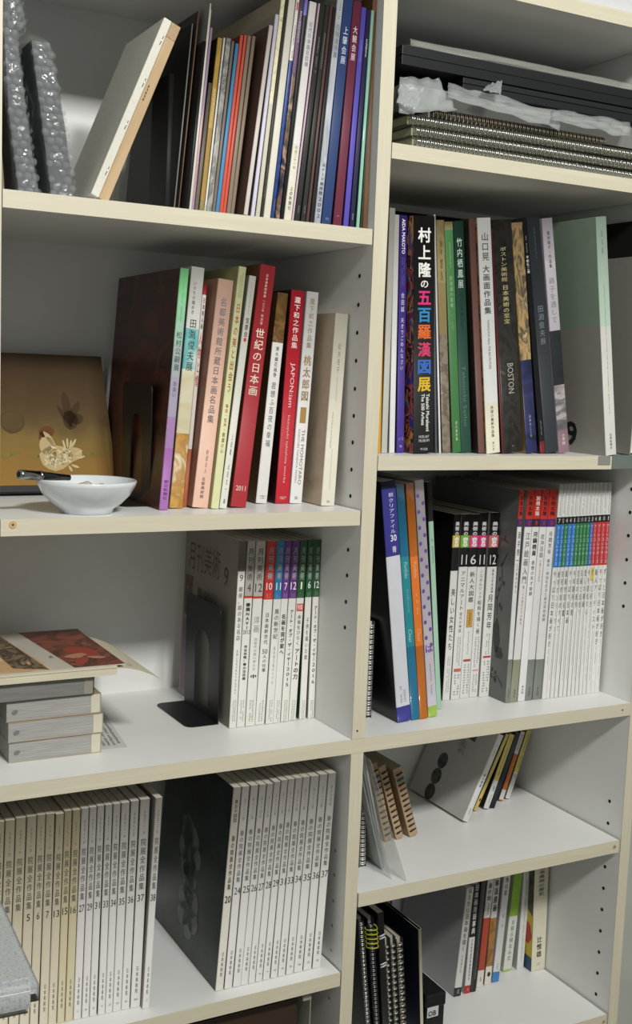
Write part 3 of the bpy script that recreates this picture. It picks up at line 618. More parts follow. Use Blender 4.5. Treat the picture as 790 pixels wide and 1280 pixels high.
Q('black narrow spine with a small white title', .038, (675.6, 565.5, 681.8, 646.6, 273, 654), [('17171a', 550), ('6c2024', None)], '17171a',
  [('V', '平松礼二展', 318, 339, .5, 'd8d8d4', .01), ('m', '', 293, 314, .3, '9a9a98'), ('m', '', 523, 542, .3, 'b0b0ac')], d=.22)
Q('dark slate spine with a faint grey title', .039, (682.2, 565.5, 698.2, 655, 273.5, 671.6), '30353a', '1c1f22',
  [('V', '田淵俊夫展', 380, 428, .44, '767c80', .005), ('m', '', 283, 322, .2, '4c5258')], d=.25)
Q('lilac grey spine above black and pale waves', .037, (698.4, 564.6, 712.6, 677, 273, 691.4), [('a8a2a8', 325), ('b3aeb4', 410), (A_STAR, 478), (A_WAVE, 535), ('8a6e76', None)], A_LIL,
  [('V', '豊村硝子・作品集', 289, 333, .26, '4c484e'), ('V', '硝子を透して', 345, 400, .5, '8a868c'), ('V', '小学館', 540, 554, .3, 'e0dce0')], d=.25)
q19 = Q('wide pale book, green above and grey below, a big black 9 on its cover', -.0, (757.8, 568, 772.4, 744.6, 271, 757), [('b5cbb9', 405), ('cfcdc6', None)], None,
  [('V', '院本尚', 287, 316, .12, '7c8c80'), ('R', 'Selected essays and works of the modern painters', 352, 515, .1, '98a098'), ('V', '芸術新聞社', 540, 560, .2, '6c6c68')], d=.29, maxy=.30)

# ================================================================== RIGHT: middle shelf magazines
CE6 = ZR2-T
G6 = 'black-topped art magazines on the middle right shelf'
def Nn(label, g, hb, num, texts, col='d9d8d4', left='8c8a86', Y=None):
    xbl, ybl, xbr, xtl, ytl, xtr = g
    bd = [('131314', 669), (hb, 684), ('131314', 708), (col, None)] if num else [('131314', 669), (hb, 684), ('131314', 713), (col, None)]
    tx = [('V', '美術の', 652, 669, .55, 'd8d8d6', .03), ('H', '窓', 671, 683, .55, 'f0f0ee', .03)] + ([('H', num, 693, 705, .62, 'd8d8d6')] if num else []) + list(texts)
    return book(label, ZL3, Y, g, bd, left, tx, .20, G6, ceil=CE6, cat='magazine', name='magazine')
Nn('black-topped magazine with a yellow square, leftmost of its five', (553.5, 876, 562.8, 568.2, 643, 577), 'c8b040', '', [('V', '美しい女性たち', 735, 812, .6, '3a3a3a', .01), ('m2', '', 820, 866, .5, '8a8a88')], left='121213')
Nn('black-topped magazine numbered 11 with a green square', (563.8, 875.3, 574.6, 577.6, 643, 589), '6fae3c', '11', [('V', 'アニマルアート', 714, 762, .5, '3a3a3a', .01), ('V', '現代の神話', 765, 790, .3, '7a6a5a'), ('B', '', 836, 840, .8, 'c86a50'), ('m2', '', 795, 832, .5, '8a8a88'), ('m2', '', 842, 870, .8, '9a9a98')])
Nn('black-topped magazine numbered 6 with a pink square', (575, 873.4, 586.4, 589.4, 643, 601), 'cf4a7c', '6', [('V', '新人大図鑑', 714, 752, .55, '3a3a3a', .01), ('B', '', 761, 784, .7, 'c89a50'), ('m', '', 765, 781, .3, '5c4020'), ('m', '', 788, 818, .25, '9a9a98'), ('B', '', 824, 827, .8, 'a85a50'), ('m2', '', 829, 868, .8, '9a9a98')])
Nn('black-topped magazine numbered 11 with a magenta square', (586.8, 872, 596.8, 601.2, 641, 611.8), 'c83a78', '11', [('V', 'ノスタルジック', 712, 748, .36, '5a5a58'), ('V', '昭和を描く', 750, 783, .45, '4a4a48'), ('V', '秘', 785, 792, .4, '4a4a48'), ('m2', '', 795, 834, .7, '8a8a88'), ('B', '', 837, 839, .7, 'd89aa0'), ('m2', '', 842, 866, .7, '9a9a98')])
Nn('black-topped magazine numbered 12 with a salmon square, rightmost of its five', (597.3, 872, 610.5, 612, 641, 626.8), 'c86a68', '12', [('V', '最後の浮世絵師', 711, 741, .2, '5a5a58', 0, .1), ('V', '月岡芳年', 743, 786, .52, '2c2c2c', .01), ('m2', '', 791, 818, .5, '8a8a88'), ('B', '', 820, 822.5, .8, 'b84a44'), ('m2', '', 825, 866, .8, '9a9a98')])

G7 = 'red-topped art monographs on the middle right shelf'
A_INK = art('grey_ink_wash_cover', ['5f6160', '6c6e6c', '646664'], 8)
def Rr(label, g, mid, texts, foot_, left='8c8c88', hc='141414', tc='5a1410'):
    bd = [('c03226', 648), (mid, 658), ('dcdcda', 824 if foot_ else None)] + ([(foot_, None)] if foot_ else [])
    tx = [('V', '別冊太陽', 620, 644, .55, hc, .02), ('H', '●', 650, 656.5, .4, '8a2a5a')] + list(texts)
    return book(label, ZL3, .066, g, bd, left, tx, .215, G7, ceil=CE6)
i1 = Rr('red-topped monograph with a grey ink-painting cover of branches', (629, 879.5, 636.8, 650.6, 612.5, 660), '4a2c68', [('V', '酒井抱一', 664, 700, .55, '55534f'), ('V', '江戸琳派の粋人', 704, 740, .35, '8a8886'), ('V', '平凡社', 862, 872, .28, '55575a')], '7c8078', A_INK)
Rr('red-topped monograph with a large grey title and olive foot', (637, 878, 647.3, 660.3, 612.5, 669.5), '4a2c68', [('V', '江戸絵画入門', 665, 728, .62, '55534f'), ('V', '驚くべき奇才たちの時代', 731, 780, .24, 'c06a68'), ('V', '平凡社', 862, 872, .28, '55575a')], '8d9078')
Rr('red-topped monograph with a bold black title and no coloured foot', (647.5, 877.6, 655.8, 669.6, 611.8, 679), '3a1c1c', [('V', '河鍋暁斎', 664, 694, .62, '2c2b2a', .03), ('V', '奇想の天才絵師', 700, 744, .45, '4a4846', .01), ('V', '平凡社', 858, 868, .35, '55575a')], None, hc='e8dcd8')
Rr('red-topped monograph with a thin grey title and grey foot', (656, 876, 665.8, 679, 611.8, 687.4), '4a2c68', [('V', '若冲百図', 667, 696, .5, '6c6a68'), ('V', '生誕三百年記念', 699, 726, .22, 'c07a78'), ('V', '平凡社', 860, 870, .3, '55575a')], '7c807a')
Rr('red-topped monograph, rightmost, beside the thin magazines', (666, 875, 677.1, 687.5, 611.5, 697.4), '4a2c68', [('V', '月岡芳年', 664, 692, .42, '55534f'), ('V', '幕末・明治を生きた奇才浮世絵師', 698, 776, .34, '77757c'), ('V', '平凡社', 860, 870, .3, '55575a')], '7c807a')

G8 = 'thin collector magazines on the middle right shelf'
BL, GR, RD = '2f78c0', '2c7a44', 'c03a3c'
km = [(BL, '7', 697.6, 703.7), (BL, '12', 703.9, 708), (GR, '4', 708.1, 712.6), (BL, '4', 712.7, 716.8), (BL, '1', 716.9, 721.6), (GR, '12', 721.9, 726), (GR, '11', 726.1, 730.2),
      (GR, '10', 730.3, 734.4), (GR, '2', 734.5, 738.6), ('3a68b4', '3', 738.7, 743), (RD, '4', 743.1, 747.5), (RD, '8', 747.6, 753.1), (RD, '10', 753.2, 758.7), (RD, '1', 758.8, 764.6)]
kb = [303, 333, 358.5, 386, 415, 443, 470.5, 496, 521.5, 547, 570.5, 596.5, 625, 652.5, 680]
klab = ['blue-banded thin magazine numbered 7, next to the red-topped books', 'blue-banded thin magazine numbered 12', 'green-banded thin magazine numbered 4', 'blue-banded thin magazine numbered 4',
 'blue-banded thin magazine numbered 1', 'green-banded thin magazine numbered 12', 'green-banded thin magazine numbered 11', 'green-banded thin magazine numbered 10', 'green-banded thin magazine numbered 2',
 'darker blue-banded thin magazine numbered 3, left of the red-banded ones', 'red-banded thin magazine numbered 4, with a yellow label', 'red-banded thin magazine numbered 8', 'red-banded thin magazine numbered 10', 'red-banded thin magazine numbered 1, last before the side panel']
kt = ['やっぱり日本画が好き', '絶対オンリーワン', '完売作家のすべて', '最新作家名鑑', 'やっぱり日本画', '今年期待の顔', '注目の新作', '名画と出会う', '愛しの裸婦', '今を進化する', 'ずっと好き', '新人アーティスト', 'やっぱり日本画が好き', 'ずっと日本画が好き']
for i, (c, no, xa, xb) in enumerate(km):
    x0, x1 = 620+kb[i]/5.267, 620+(kb[i+1]-2)/5.267; yb = 874.4-8.1*i/13; ya = 605-2*i/13
    y1 = 655 - 3.5*i/13
    book(klab[i]+('' if i in (0, 9, 10) else ', %s of its row of thin ones' % ORD[i] if i < 13 else ''), ZL3, None, (x0, yb, x1, xa, ya, xb), [('b4b3b0', 613), ('d9d8d5', y1-9), ('1c1c1e', y1), (c, y1+53.5), ('d9d8d4', None)], 'b0afac',
         [('m', '', 617, y1-11, .45, '6c6c6a'), ('H', no, y1-7, y1-2, .5, 'd0d0cc'), ('V', 'アートコレクターズ', y1+3, y1+51, .62, 'c9d6dc'), ('V', kt[i], y1+58, y1+58+9.5*len(kt[i]), .62, '5c5a58'),
          ('m', '', y1+60+9.5*len(kt[i]), 850 if i % 3 else 830, .35, 'b09a98' if i in (2, 13) else '8f8d8a')] + ([('B', '', y1+56, y1+72, .75, 'd8c020')] if i == 10 else []),
         .20, G8, ceil=CE6, cat='magazine', name='magazine')

# black boards added to darken the space behind and beside the big art books
side = empty('shade_board', Matrix.Translation((XR-.0045, .03, ZR2+.0005)), 'added black board darkening the right side panel', 'board')
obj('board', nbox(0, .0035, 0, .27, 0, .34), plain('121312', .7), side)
bb = empty('shade_board', Matrix.Translation((.024, .3095, ZR2+.0005)), 'added black board darkening the space behind the large art books', 'board')
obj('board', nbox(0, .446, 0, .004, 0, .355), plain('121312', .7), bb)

# ================================================================== OTHER THINGS
def vec(*a): return Vector(a)
def patch(P00, P10, P11, P01, nu, nv, amp, thick, seed=1, freq=3.0, curl=None):
    """crumpled sheet over four corners, with real thickness"""
    rnd = random.Random(seed); bm = bmesh.new(); G = []
    N = (P10-P00).cross(P01-P00).normalized(); ph = [(rnd.uniform(0, 6), rnd.uniform(0, 6), rnd.uniform(.6, 1.6)*freq, rnd.uniform(.6, 1.6)*freq) for _ in range(7)]
    for j in range(nv+1):
        row = []
        for i in range(nu+1):
            u, v = i/nu, j/nv; p = (P00*(1-u)+P10*u)*(1-v)+(P01*(1-u)+P11*u)*v
            k = sum(math.sin(a+u*c*6.28)*math.sin(b+v*d*6.28) for a, b, c, d in ph)/3 + rnd.uniform(-.12, .12)
            q = p+N*amp*k
            if curl: q = q+curl(u, v)
            row.append(bm.verts.new(q))
        G.append(row)
    for j in range(nv):
        for i in range(nu): bm.faces.new((G[j][i], G[j][i+1], G[j+1][i+1], G[j+1][i]))
    bm.normal_update()
    bmesh.ops.solidify(bm, geom=bm.faces[:], thickness=thick)
    return bm

# ---- bubble-wrapped parcels, top left
BW = film('bubble_wrap_film', '9a9fa0', .22, .08, .7, 90)
GREYBOX = plain('4a4e4f', .55)
def parcel(label, pts, dp, Y, seed, fh):
    """pts = (height, left x, right x) profile up the front of the parcel"""
    x0 = pts[0][1]; zt = pts[-1][0]
    root = empty('wrapped_parcel', Matrix.Translation((x0, Y, ZL1+.0008)), label, 'parcel', 'bubble-wrapped parcels on the top left shelf')
    rnd = random.Random(seed)
    def lr(z):
        for (za, la, ra), (zb, lb_, rb) in zip(pts, pts[1:]):
            if z <= zb: t = (z-za)/(zb-za); return la+(lb_-la)*t-x0, ra+(rb-ra)*t-x0
        return pts[-1][1]-x0, pts[-1][2]-x0
    bm = bmesh.new(); R_ = []
    for z in (.003, fh*.5, fh):
        l, r = lr(z); R_.append([bm.verts.new(p) for p in ((l+.0035, .0035, z), (r-.0035, .0035, z), (r-.0035, dp-.004, z), (l+.0035, dp-.004, z))])
    for a_, b_ in zip(R_, R_[1:]):
        for k in range(4): bm.faces.new((a_[k], a_[(k+1) % 4], b_[(k+1) % 4], b_[k]))
    bm.faces.new(R_[0][::-1]); bm.faces.new(R_[-1]); obj('wrapped_box', bm, GREYBOX, root)
    bm = bmesh.new(); n = 36; rings = []; m = 30
    for j in range(m+1):
        z = zt*j/m; l, r = lr(z); w2 = (r-l)/2; row_ = []
        pin = 1.0 if z < zt*.93 else 1-.35*((z/zt-.93)/.07)
        for k in range(n):
            a_ = 2*math.pi*k/n; c, s_ = math.cos(a_), math.sin(a_); e = .33
            row_.append(bm.verts.new((l+w2+w2*pin*math.copysign(abs(c)**e, c)+rnd.uniform(-.0009, .0009), dp/2+dp/2*pin*math.copysign(abs(s_)**e, s_)+rnd.uniform(-.0012, .0012), z)))
        rings.append(row_)
    for a_, b_ in zip(rings, rings[1:]):
        for k in range(n): bm.faces.new((a_[k], a_[(k+1) % n], b_[(k+1) % n], b_[k]))
    bm.faces.new(rings[-1])
    obj('bubble_wrap', bm, BW, root, smooth=True)
    bm = bmesh.new(); p = .0094
    def dome(c, ax, ay, nn):
        if rnd.random() < .1: return
        r = .0043*rnd.uniform(.85, 1.08); nn = (nn+ax*rnd.uniform(-.35, .35)+ay*rnd.uniform(-.35, .35)).normalized(); ax = (ax-nn*ax.dot(nn)).normalized(); ay = nn.cross(ax)
        hgt = r*rnd.uniform(.25, .5); top = bm.verts.new(c+nn*hgt); r1 = []; r2 = []
        for k in range(8):
            a_ = 2*math.pi*k/8; d_ = ax*math.cos(a_)+ay*math.sin(a_); r2.append(bm.verts.new(c+d_*r-nn*.0006)); r1.append(bm.verts.new(c+d_*r*.74+nn*hgt*.72))
        for k in range(8):
            bm.faces.new((r2[k], r2[(k+1) % 8], r1[(k+1) % 8], r1[k])); bm.faces.new((r1[k], r1[(k+1) % 8], top))
    z = .005; j = 0
    while z < zt-.010:
        l, r = lr(z); t = l+.005+(.0047 if j % 2 else 0)
        while t < r-.003: dome(vec(t, .0002, z), vec(1, 0, 0), vec(0, 0, 1), vec(0, -1, 0)); t += p
        t = .008+(.0047 if j % 2 else 0)
        while t < dp-.006:
            dome(vec(r-.0002, t, z), vec(0, 1, 0), vec(0, 0, 1), vec(1, 0, 0)); t += p
        z += p*.87; j += 1
    b_ = obj('bubbles', bm, film('bubble_film', 'b0b5b7', .20, .03), root, smooth=True); b_['kind'] = 'stuff'
    return root
def PP(py, l, r, Y): a_ = atY(l, py, Y); return (a_.z-ZL1, max(XL+.0015, a_.x), atY(r, py, Y).x)
pr1 = [PP(238, 21, 53, .04), PP(150, 9, 39, .04), PP(100, 3.5, 32, .04), PP(36, 2, 25, .04), PP(28, 2, 37, .04), PP(-25, 2, 26, .04)]; pr1[0] = (0,)+pr1[0][1:]
pr2 = [PP(247, 62, 98, .04), PP(140, 48, 84, .04), PP(34, 34, 64, .04)]; pr2[0] = (0,)+pr2[0][1:]
parcel('bubble-wrapped parcel against the left side panel, its top out of frame', pr1, .11, .040, 3, .17)
parcel('shorter bubble-wrapped grey parcel, its wrap ending below the shelf above', pr2, .14, .040, 5, .165)
bk = empty('cardboard_sheet', Matrix.Translation((XL+.0105, .045, ZL1+.0004)) @ Matrix.Rotation(-.075, 4, 'Y'), 'brown cardboard sheet leaning on the left side panel behind the bubble wrap', 'cardboard')
obj('board', nbox(0, .0035, 0, .2, 0, .115, bev=.0005), streak('brown_cardboard', '7d6c58', '6d5d4b', (1, 1, .3)), bk)

# ---- stretched canvas leaning over
p0, p1, p2 = atY(114.4, 249.6, .022), atY(139.7, 253, .022), atY(204.7, 33, .022)
th = math.atan2(p2.x-p0.x, p2.z-p0.z); tw = (p1.x-p0.x)*math.cos(th)
hh = (p2-p0).length + .004
CD = atX(157, 84, p2.x).y-.022
cv = empty('stretched_canvas', Matrix.Translation((p0.x-.001, .022, ZL1+tw*math.sin(th)+.0003)) @ Matrix.Rotation(th, 4, 'Y'),
           'blank stretched canvas on a wooden stretcher leaning right against the black boards', 'canvas')
obj('stretcher_bar', nbox(.010, tw, 0, .018, 0, hh-.018, bev=.0006), streak('pale_pine', 'bda27a', 'b0936a', (2, 2, .25), .6), cv)
obj('stretcher_bar', nbox(.010, tw, 0, CD, hh-.018, hh, bev=.0006), streak('pale_pine_end', 'b59a74', '9c8260', (8, 2, 8), .6), cv)
obj('stretcher_bar', nbox(.010, tw, CD-.018, CD, 0, hh-.018, bev=.0006), streak('pale_pine', 'bda27a', 'b0936a', (2, 2, .25), .6), cv)
obj('stretcher_bar', nbox(.010, tw, .018, CD-.018, 0, .018, bev=.0006), streak('pale_pine', 'bda27a', 'b0936a', (2, 2, .25), .6), cv)
cl = obj('canvas_cloth', nbox(0, .0098, -.0006, CD+.001, -.0002, hh, bev=.001), art('primed_canvas', ['cfcdc0', 'd6d4c8', 'c9c7ba'], 200, rough=.8), cv)
for f in (.12+.02, .40, .62, .88):
    bm = bmesh.new(); z = hh*(1-f) if f != .40 else hh*.62
    tube(bm, [(.0066, -.0006, z), (.0066, -.0014, z), (.0072, -.0014, z+.010), (.0072, -.0006, z+.010)], .0005, 6)
    obj('staple', bm, STEEL, cv)
decal(cv, [[(.0125+.0008*(k % 2), hh*.56+.004*k), (.0145, hh*.56+.004*k), (.0140, hh*.56+.004*k+.0028), (.0128, hh*.56+.004*k+.0028)] for k in range(5)], FRONT, vec(0, -.0002, 0), '4a3420', 'pencil_mark')

# ---- black steel bookends
def bookend(label, base, along, n, hgt, wdt, bl, slot=True, group='black steel bookends'):
    """upright plate standing in the plane `along`, base plate stretching towards n"""
    a = Vector(along).normalized(); nn = Vector(n).normalized(); zz = Vector((0, 0, 1))
    M = Matrix(((a.x, nn.x, 0, base[0]), (a.y, nn.y, 0, base[1]), (0, 0, 1, base[2]), (0, 0, 0, 1)))
    root = empty('bookend', M, label, 'bookend', group)
    t = .0012
    def outline(w, h, r, nseg=5):
        pts = [(0, 0), (w, 0)]
        for k in range(nseg+1): q = math.pi/2*k/nseg; pts.append((w-r+r*math.cos(q), h-r+r*math.sin(q)))
        for k in range(nseg+1): q = math.pi/2*k/nseg; pts.append((r-r*math.sin(q), h-r+r*math.cos(q)))
        return pts
    # plate with an arched slot: ring of quads between outer and inner outline
    bm = bmesh.new(); o_ = outline(wdt, hgt, .010); si = wdt*.30; ih = hgt*.74
    i_ = [(si, .012), (wdt-si, .012)]; rr = wdt*.5-si
    for k in range(6): q = math.pi/2*k/5; i_.append((wdt/2+rr*math.cos(q), ih-rr+rr*math.sin(q)))
    for k in range(6): q = math.pi/2*k/5; i_.append((wdt/2-rr*math.sin(q), ih-rr+rr*math.cos(q)))
    for y in (0, t):
        A_ = [bm.verts.new((x, y, z)) for x, z in o_]; B_ = [bm.verts.new((x, y, z)) for x, z in i_]; N_ = len(A_)
        for k in range(N_): bm.faces.new((A_[k], A_[(k+1) % N_], B_[(k+1) % N_], B_[k]))
        if y == 0: A0, B0 = A_, B_
    for k in range(N_):
        bm.faces.new((A0[k], A0[(k+1) % N_], A_[(k+1) % N_], A_[k])); bm.faces.new((B0[k], B0[(k+1) % N_], B_[(k+1) % N_], B_[k]))
    bmesh.ops.recalc_face_normals(bm, faces=bm.faces)
    obj('upright_plate', bm, BLACK, root)
    bm = bmesh.new(); po = outline(wdt, bl, .011)
    for z in (0.0003, t): 
        vs = [bm.verts.new((x, y-bl*0, z)) for x, y in po]; bm.faces.new(vs)
        if z < .001: v0 = vs
    for k in range(len(vs)): bm.faces.new((v0[k], v0[(k+1) % len(vs)], vs[(k+1) % len(vs)], vs[k]))
    bmesh.ops.recalc_face_normals(bm, faces=bm.faces)
    obj('base_plate', bm, BLACK, root)
    return root
w1 = m1['dims']
bookend('black bookend with an arched slot beside the white monthly magazines', (-.1355, .122, 0.0004), (-.005, 1, 0), (-1, -.005, 0), .158, .118, .045)
bookend('black bookend in shadow before the dark red painted cover', (-.2515, .085, ZL2+.0004), (-.03, 1, 0), (-1, -.03, 0), .150, .098, .036)
bookend('black bookend mostly hidden, its rounded foot showing right of catalogue thirty-eight', (-.2565, .118, ZL4+.0004), (0, 1, 0), (1, 0, 0), .12, .075, .026)

# ---- painting on a board
tl, tr_ = atY(0, 440, .300), atY(126, 446, .300); bl_, br_ = atZ(0, 622, ZL2), atZ(145, 620, ZL2)
b0 = vec(-.4475, .210, ZL2+.0068); ex = vec(1, .035, 0).normalized(); H = .20
top_l = vec(-.4475, .284, 0); z_t = atY(20, 441, .292).z; ez = (vec(-.4475, .284, z_t)-b0); H = ez.length; ez.normalize(); ez = (ez-ex*ez.dot(ex)).normalized(); ny = ez.cross(ex)*-1
Wp = (atY(146, 616, .222).x-b0.x)
M = Matrix(((ex.x, -ex.cross(ez).x, ez.x, b0.x), (ex.y, -ex.cross(ez).y, ez.y, b0.y), (ex.z, -ex.cross(ez).z, ez.z, b0.z), (0, 0, 0, 1)))
# keep local +Y pointing to the back of the shelf
if M.col[1].y < 0: M.col[1] = -M.col[1]
pt = empty('painted_board', M, 'gold and brown painting of a white hen leaning at the back of the shelf', 'painting')
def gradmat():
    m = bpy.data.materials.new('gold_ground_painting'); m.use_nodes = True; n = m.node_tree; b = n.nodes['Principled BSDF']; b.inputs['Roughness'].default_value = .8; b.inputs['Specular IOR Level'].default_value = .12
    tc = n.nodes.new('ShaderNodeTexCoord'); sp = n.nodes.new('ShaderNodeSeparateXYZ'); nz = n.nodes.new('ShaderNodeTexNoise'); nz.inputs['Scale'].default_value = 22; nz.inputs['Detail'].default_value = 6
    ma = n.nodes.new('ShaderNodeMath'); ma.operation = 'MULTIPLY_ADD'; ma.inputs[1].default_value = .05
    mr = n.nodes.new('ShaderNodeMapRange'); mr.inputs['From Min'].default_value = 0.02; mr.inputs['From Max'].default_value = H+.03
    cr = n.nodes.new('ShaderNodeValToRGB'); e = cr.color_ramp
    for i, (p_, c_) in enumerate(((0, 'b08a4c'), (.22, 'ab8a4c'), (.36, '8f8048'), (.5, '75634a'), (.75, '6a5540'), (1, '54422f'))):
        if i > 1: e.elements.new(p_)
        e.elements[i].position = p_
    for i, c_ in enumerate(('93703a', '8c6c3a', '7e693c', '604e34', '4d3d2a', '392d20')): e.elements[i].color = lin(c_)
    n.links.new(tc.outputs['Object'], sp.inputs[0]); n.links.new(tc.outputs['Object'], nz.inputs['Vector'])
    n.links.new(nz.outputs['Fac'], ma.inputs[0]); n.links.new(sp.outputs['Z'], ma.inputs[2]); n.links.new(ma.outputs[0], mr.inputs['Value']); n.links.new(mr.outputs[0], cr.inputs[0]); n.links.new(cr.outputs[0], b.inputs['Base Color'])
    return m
obj('board', nbox(0, Wp, .0008, .016, 0, H), plain('171513', .6), pt)
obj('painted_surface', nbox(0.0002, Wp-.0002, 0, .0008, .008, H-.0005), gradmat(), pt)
def uv(px, py):   # a place on the picture
    d = ray(px, py); n3 = M.col[1].xyz; o3 = M.col[3].xyz; t = (o3-CAM).dot(n3)/d.dot(n3); q = M.inverted() @ (CAM+d*t); return q.x, q.z
def petals(specs, col, name, yo, wob=.06, sd=0):
    P = []
    for k, (x, y, rx, ry, rot) in enumerate(specs):
        cx, cy = uv(x, y); e = .00115; P.append(ell(cx, cy, rx*e, ry*e, rot, 14, wob, sd+k))
    return decal(pt, P, FRONT, vec(0, yo, 0), plain(col, .8, spec=.1), name)
petals([(84, 512, 5, 22, .1), (92, 516, 4, 16, -.5), (88, 525, 9, 12, 0), (80, 520, 3, 14, .5), (97, 524, 6, 8, -.9)], '4a3b29', 'tail_feathers', -.0003)
petals([(58, 540, 9, 7, .2), (55, 548, 6, 9, 0)], '6c4630', 'comb', -.0003)
petals([(15, 527, 14, 14, 0)], '574a30', 'faint_disc', -.0003); petals([(15, 527, 11.5, 11.5, 0)], '5e4f32', 'faint_disc', -.0004)
petals([(70, 572, 19, 15, .15), (60, 560, 9, 14, .3), (62, 549, 3, 11, .55), (90, 568, 13, 8, .3)], 'bba87c', 'hen_body', -.0004, .1)
rnd = random.Random(4); fe = []
for k in range(90):
    a = rnd.uniform(0, 6.28); r_ = rnd.uniform(.1, 1)**.6; fe.append((72+17*r_*math.cos(a), 571+13*r_*math.sin(a), rnd.uniform(.7, 1.3), rnd.uniform(2.2, 4), rnd.uniform(-1.3, 1.3)))
petals(fe[:45], 'd8cba6', 'light_feathers', -.0006); petals(fe[45:], 'b89c68', 'shaded_feathers', -.0005)
petals([(80+i*4, 556-2*(i % 2), 1.3, 6, -.25*i+.2) for i in range(4)]+[(98, 566, 1.4, 6, -1.0), (100, 572, 1.4, 6, -1.3), (94, 583, 1.5, 5, -1.9), (88, 586, 1.5, 4, .4)], 'c9b88a', 'wing_feathers', -.0007)
for gx, gy, gr in ((8, 570, 6), (18, 566, 6), (44, 570, 5), (52, 571, 5), (110, 567, 5), (119, 568, 5)): petals([(gx, gy, gr, 2.6, .1)], '80743e', 'gold_grass', -.00035, .3)

# ---- bowl with a pen
bc = vec(-.3445, .044, ZL2+.0003)
bow = empty('bowl', bc, 'small white porcelain bowl with a pen resting on its rim', 'bowl')
S_ = .0575
prof = [(0.001, .0045), (.027, .0040), (.0275, 0), (.030, 0), (.0315, .005), (.040, .011), (.050, .021), (.0565, .033), (S_, .0372), (S_-.0012, .0382), (S_-.0028, .0372), (.052, .029), (.043, .018), (.030, .0105), (.014, .0078), (.001, .0075)]
o = obj('vessel', lathe(prof, 48), plain('dfe4e6', .18, 0, 'white_porcelain', .6, .5), bow, smooth=True)
tis = empty('paint_rag', bc+vec(.004, .004, .028), 'crumpled beige rag lying in the white bowl', 'rag')
bm = patch(vec(-.022, -.014, 0), vec(.024, -.016, 0), vec(.02, .022, .003), vec(-.018, .02, .002), 10, 8, .0035, .001, 4, 1.2)
obj('cloth', bm, art('beige_rag', ['b7a88e', 'd3c8b2', 'a3937a'], 60, rough=.9), tis, smooth=True)
pa, pb = atY(24.5, 593, .030), atY(76, 604.5, .050)
pb = vec(pb.x, .050, ZL2+.0405)
ax = (pb-pa).normalized(); q = ax.to_track_quat('Z', 'Y').to_matrix().to_4x4()
pen = empty('pen', Matrix.Translation(pa) @ q, 'black and chrome pen lying across the white bowl', 'pen')
Lp = (pb-pa).length+.012
obj('barrel', lathe([(.001, .012), (.0048, .0125), (.0048, Lp*.6), (.0034, Lp)], 20), plain('1a1a1c', .2, coat=.6), pen, smooth=True)
obj('cap', lathe([(.0018, -.001), (.0052, -.0005), (.0055, .003), (.0055, .026), (.0050, .0265)], 20), plain('a8a8aa', .18, 1), pen, smooth=True)
obj('cap_end', lathe([(.0005, -.0018), (.0032, -.0016), (.0032, -.0006)], 16), BLACK, pen)
obj('cap_ring', lathe([(.0056, .0255), (.0058, .0275), (.0056, .0295)], 20), plain('a8a8aa', .18, 1), pen, smooth=True)

# ---- stack of four thick volumes and the booklet on it
FE = streak('grey_fore_edge', 'b4b2ac', '8f8e8a', (.25, 1, 26), .8, 60)
FE2 = streak('dark_fore_edge', '8d8b86', '6a6966', (.25, 1, 26), .8, 60)
CRM = plain('cfcab4', .6)
sl_ = [('bottom of the stack', -.4285, -.3128, .0715, .0252), ('second from the bottom', -.4270, -.3118, .069, .0245), ('third from the bottom', -.4290, -.3145, .070, .0245), ('dark-topped, uppermost', -.445, -.3245, .066, .0235)]
z = .0003
for i, (lb, x0, x1, y0, h) in enumerate(sl_):
    if i == 0: x0, x1 = -.4257, -.3132
    r = empty('thick_volume', Matrix.Translation((x0, y0, z)) @ Matrix.Rotation(.006*(i-1), 4, 'Z'), 'thick grey-edged paperback, '+lb if i else 'thick grey-edged paperback at the bottom of the stack', 'book', 'thick volumes stacked on the middle left shelf')
    wv = x1-x0
    obj('pages', nbox(.0006, wv-.0125, 0, .166, .0008, h-.0012), FE2 if i == 3 else FE, r)
    obj('page_corner', nbox(wv-.0124, wv-.0012, -.0002, .166, .0008, h-.0012), plain('8f8b7c', .7) if i == 3 else CRM, r)
    obj('cover', nbox(0, wv, -.0004, .168, 0, .0007), 'b9a88c' if i != 3 else '2a2825', r)
    obj('cover', nbox(0, wv, -.0004, .168, h-.0011, h-.0003), 'a3927a' if i < 3 else '1d1c1b', r)
    bm = bmesh.new(); box(bm, wv-.0011, wv, -.0004, .168, .0007, h-.0011); obj('spine', bm, '9c9684' if i < 3 else '2a2825', r)
    if i < 3: decal(r, [ell(.010, h*.45, .004, .0028, .4, 12)], FRONT, vec(0, -.0003, 0), '77756f', 'smudge')
    z += h+.0002
ZS = z
mg = empty('exhibition_booklet', Matrix.Translation((-.449, .058, ZS)), 'softcover booklet with a peach and brown picture cover topping the stack', 'booklet')
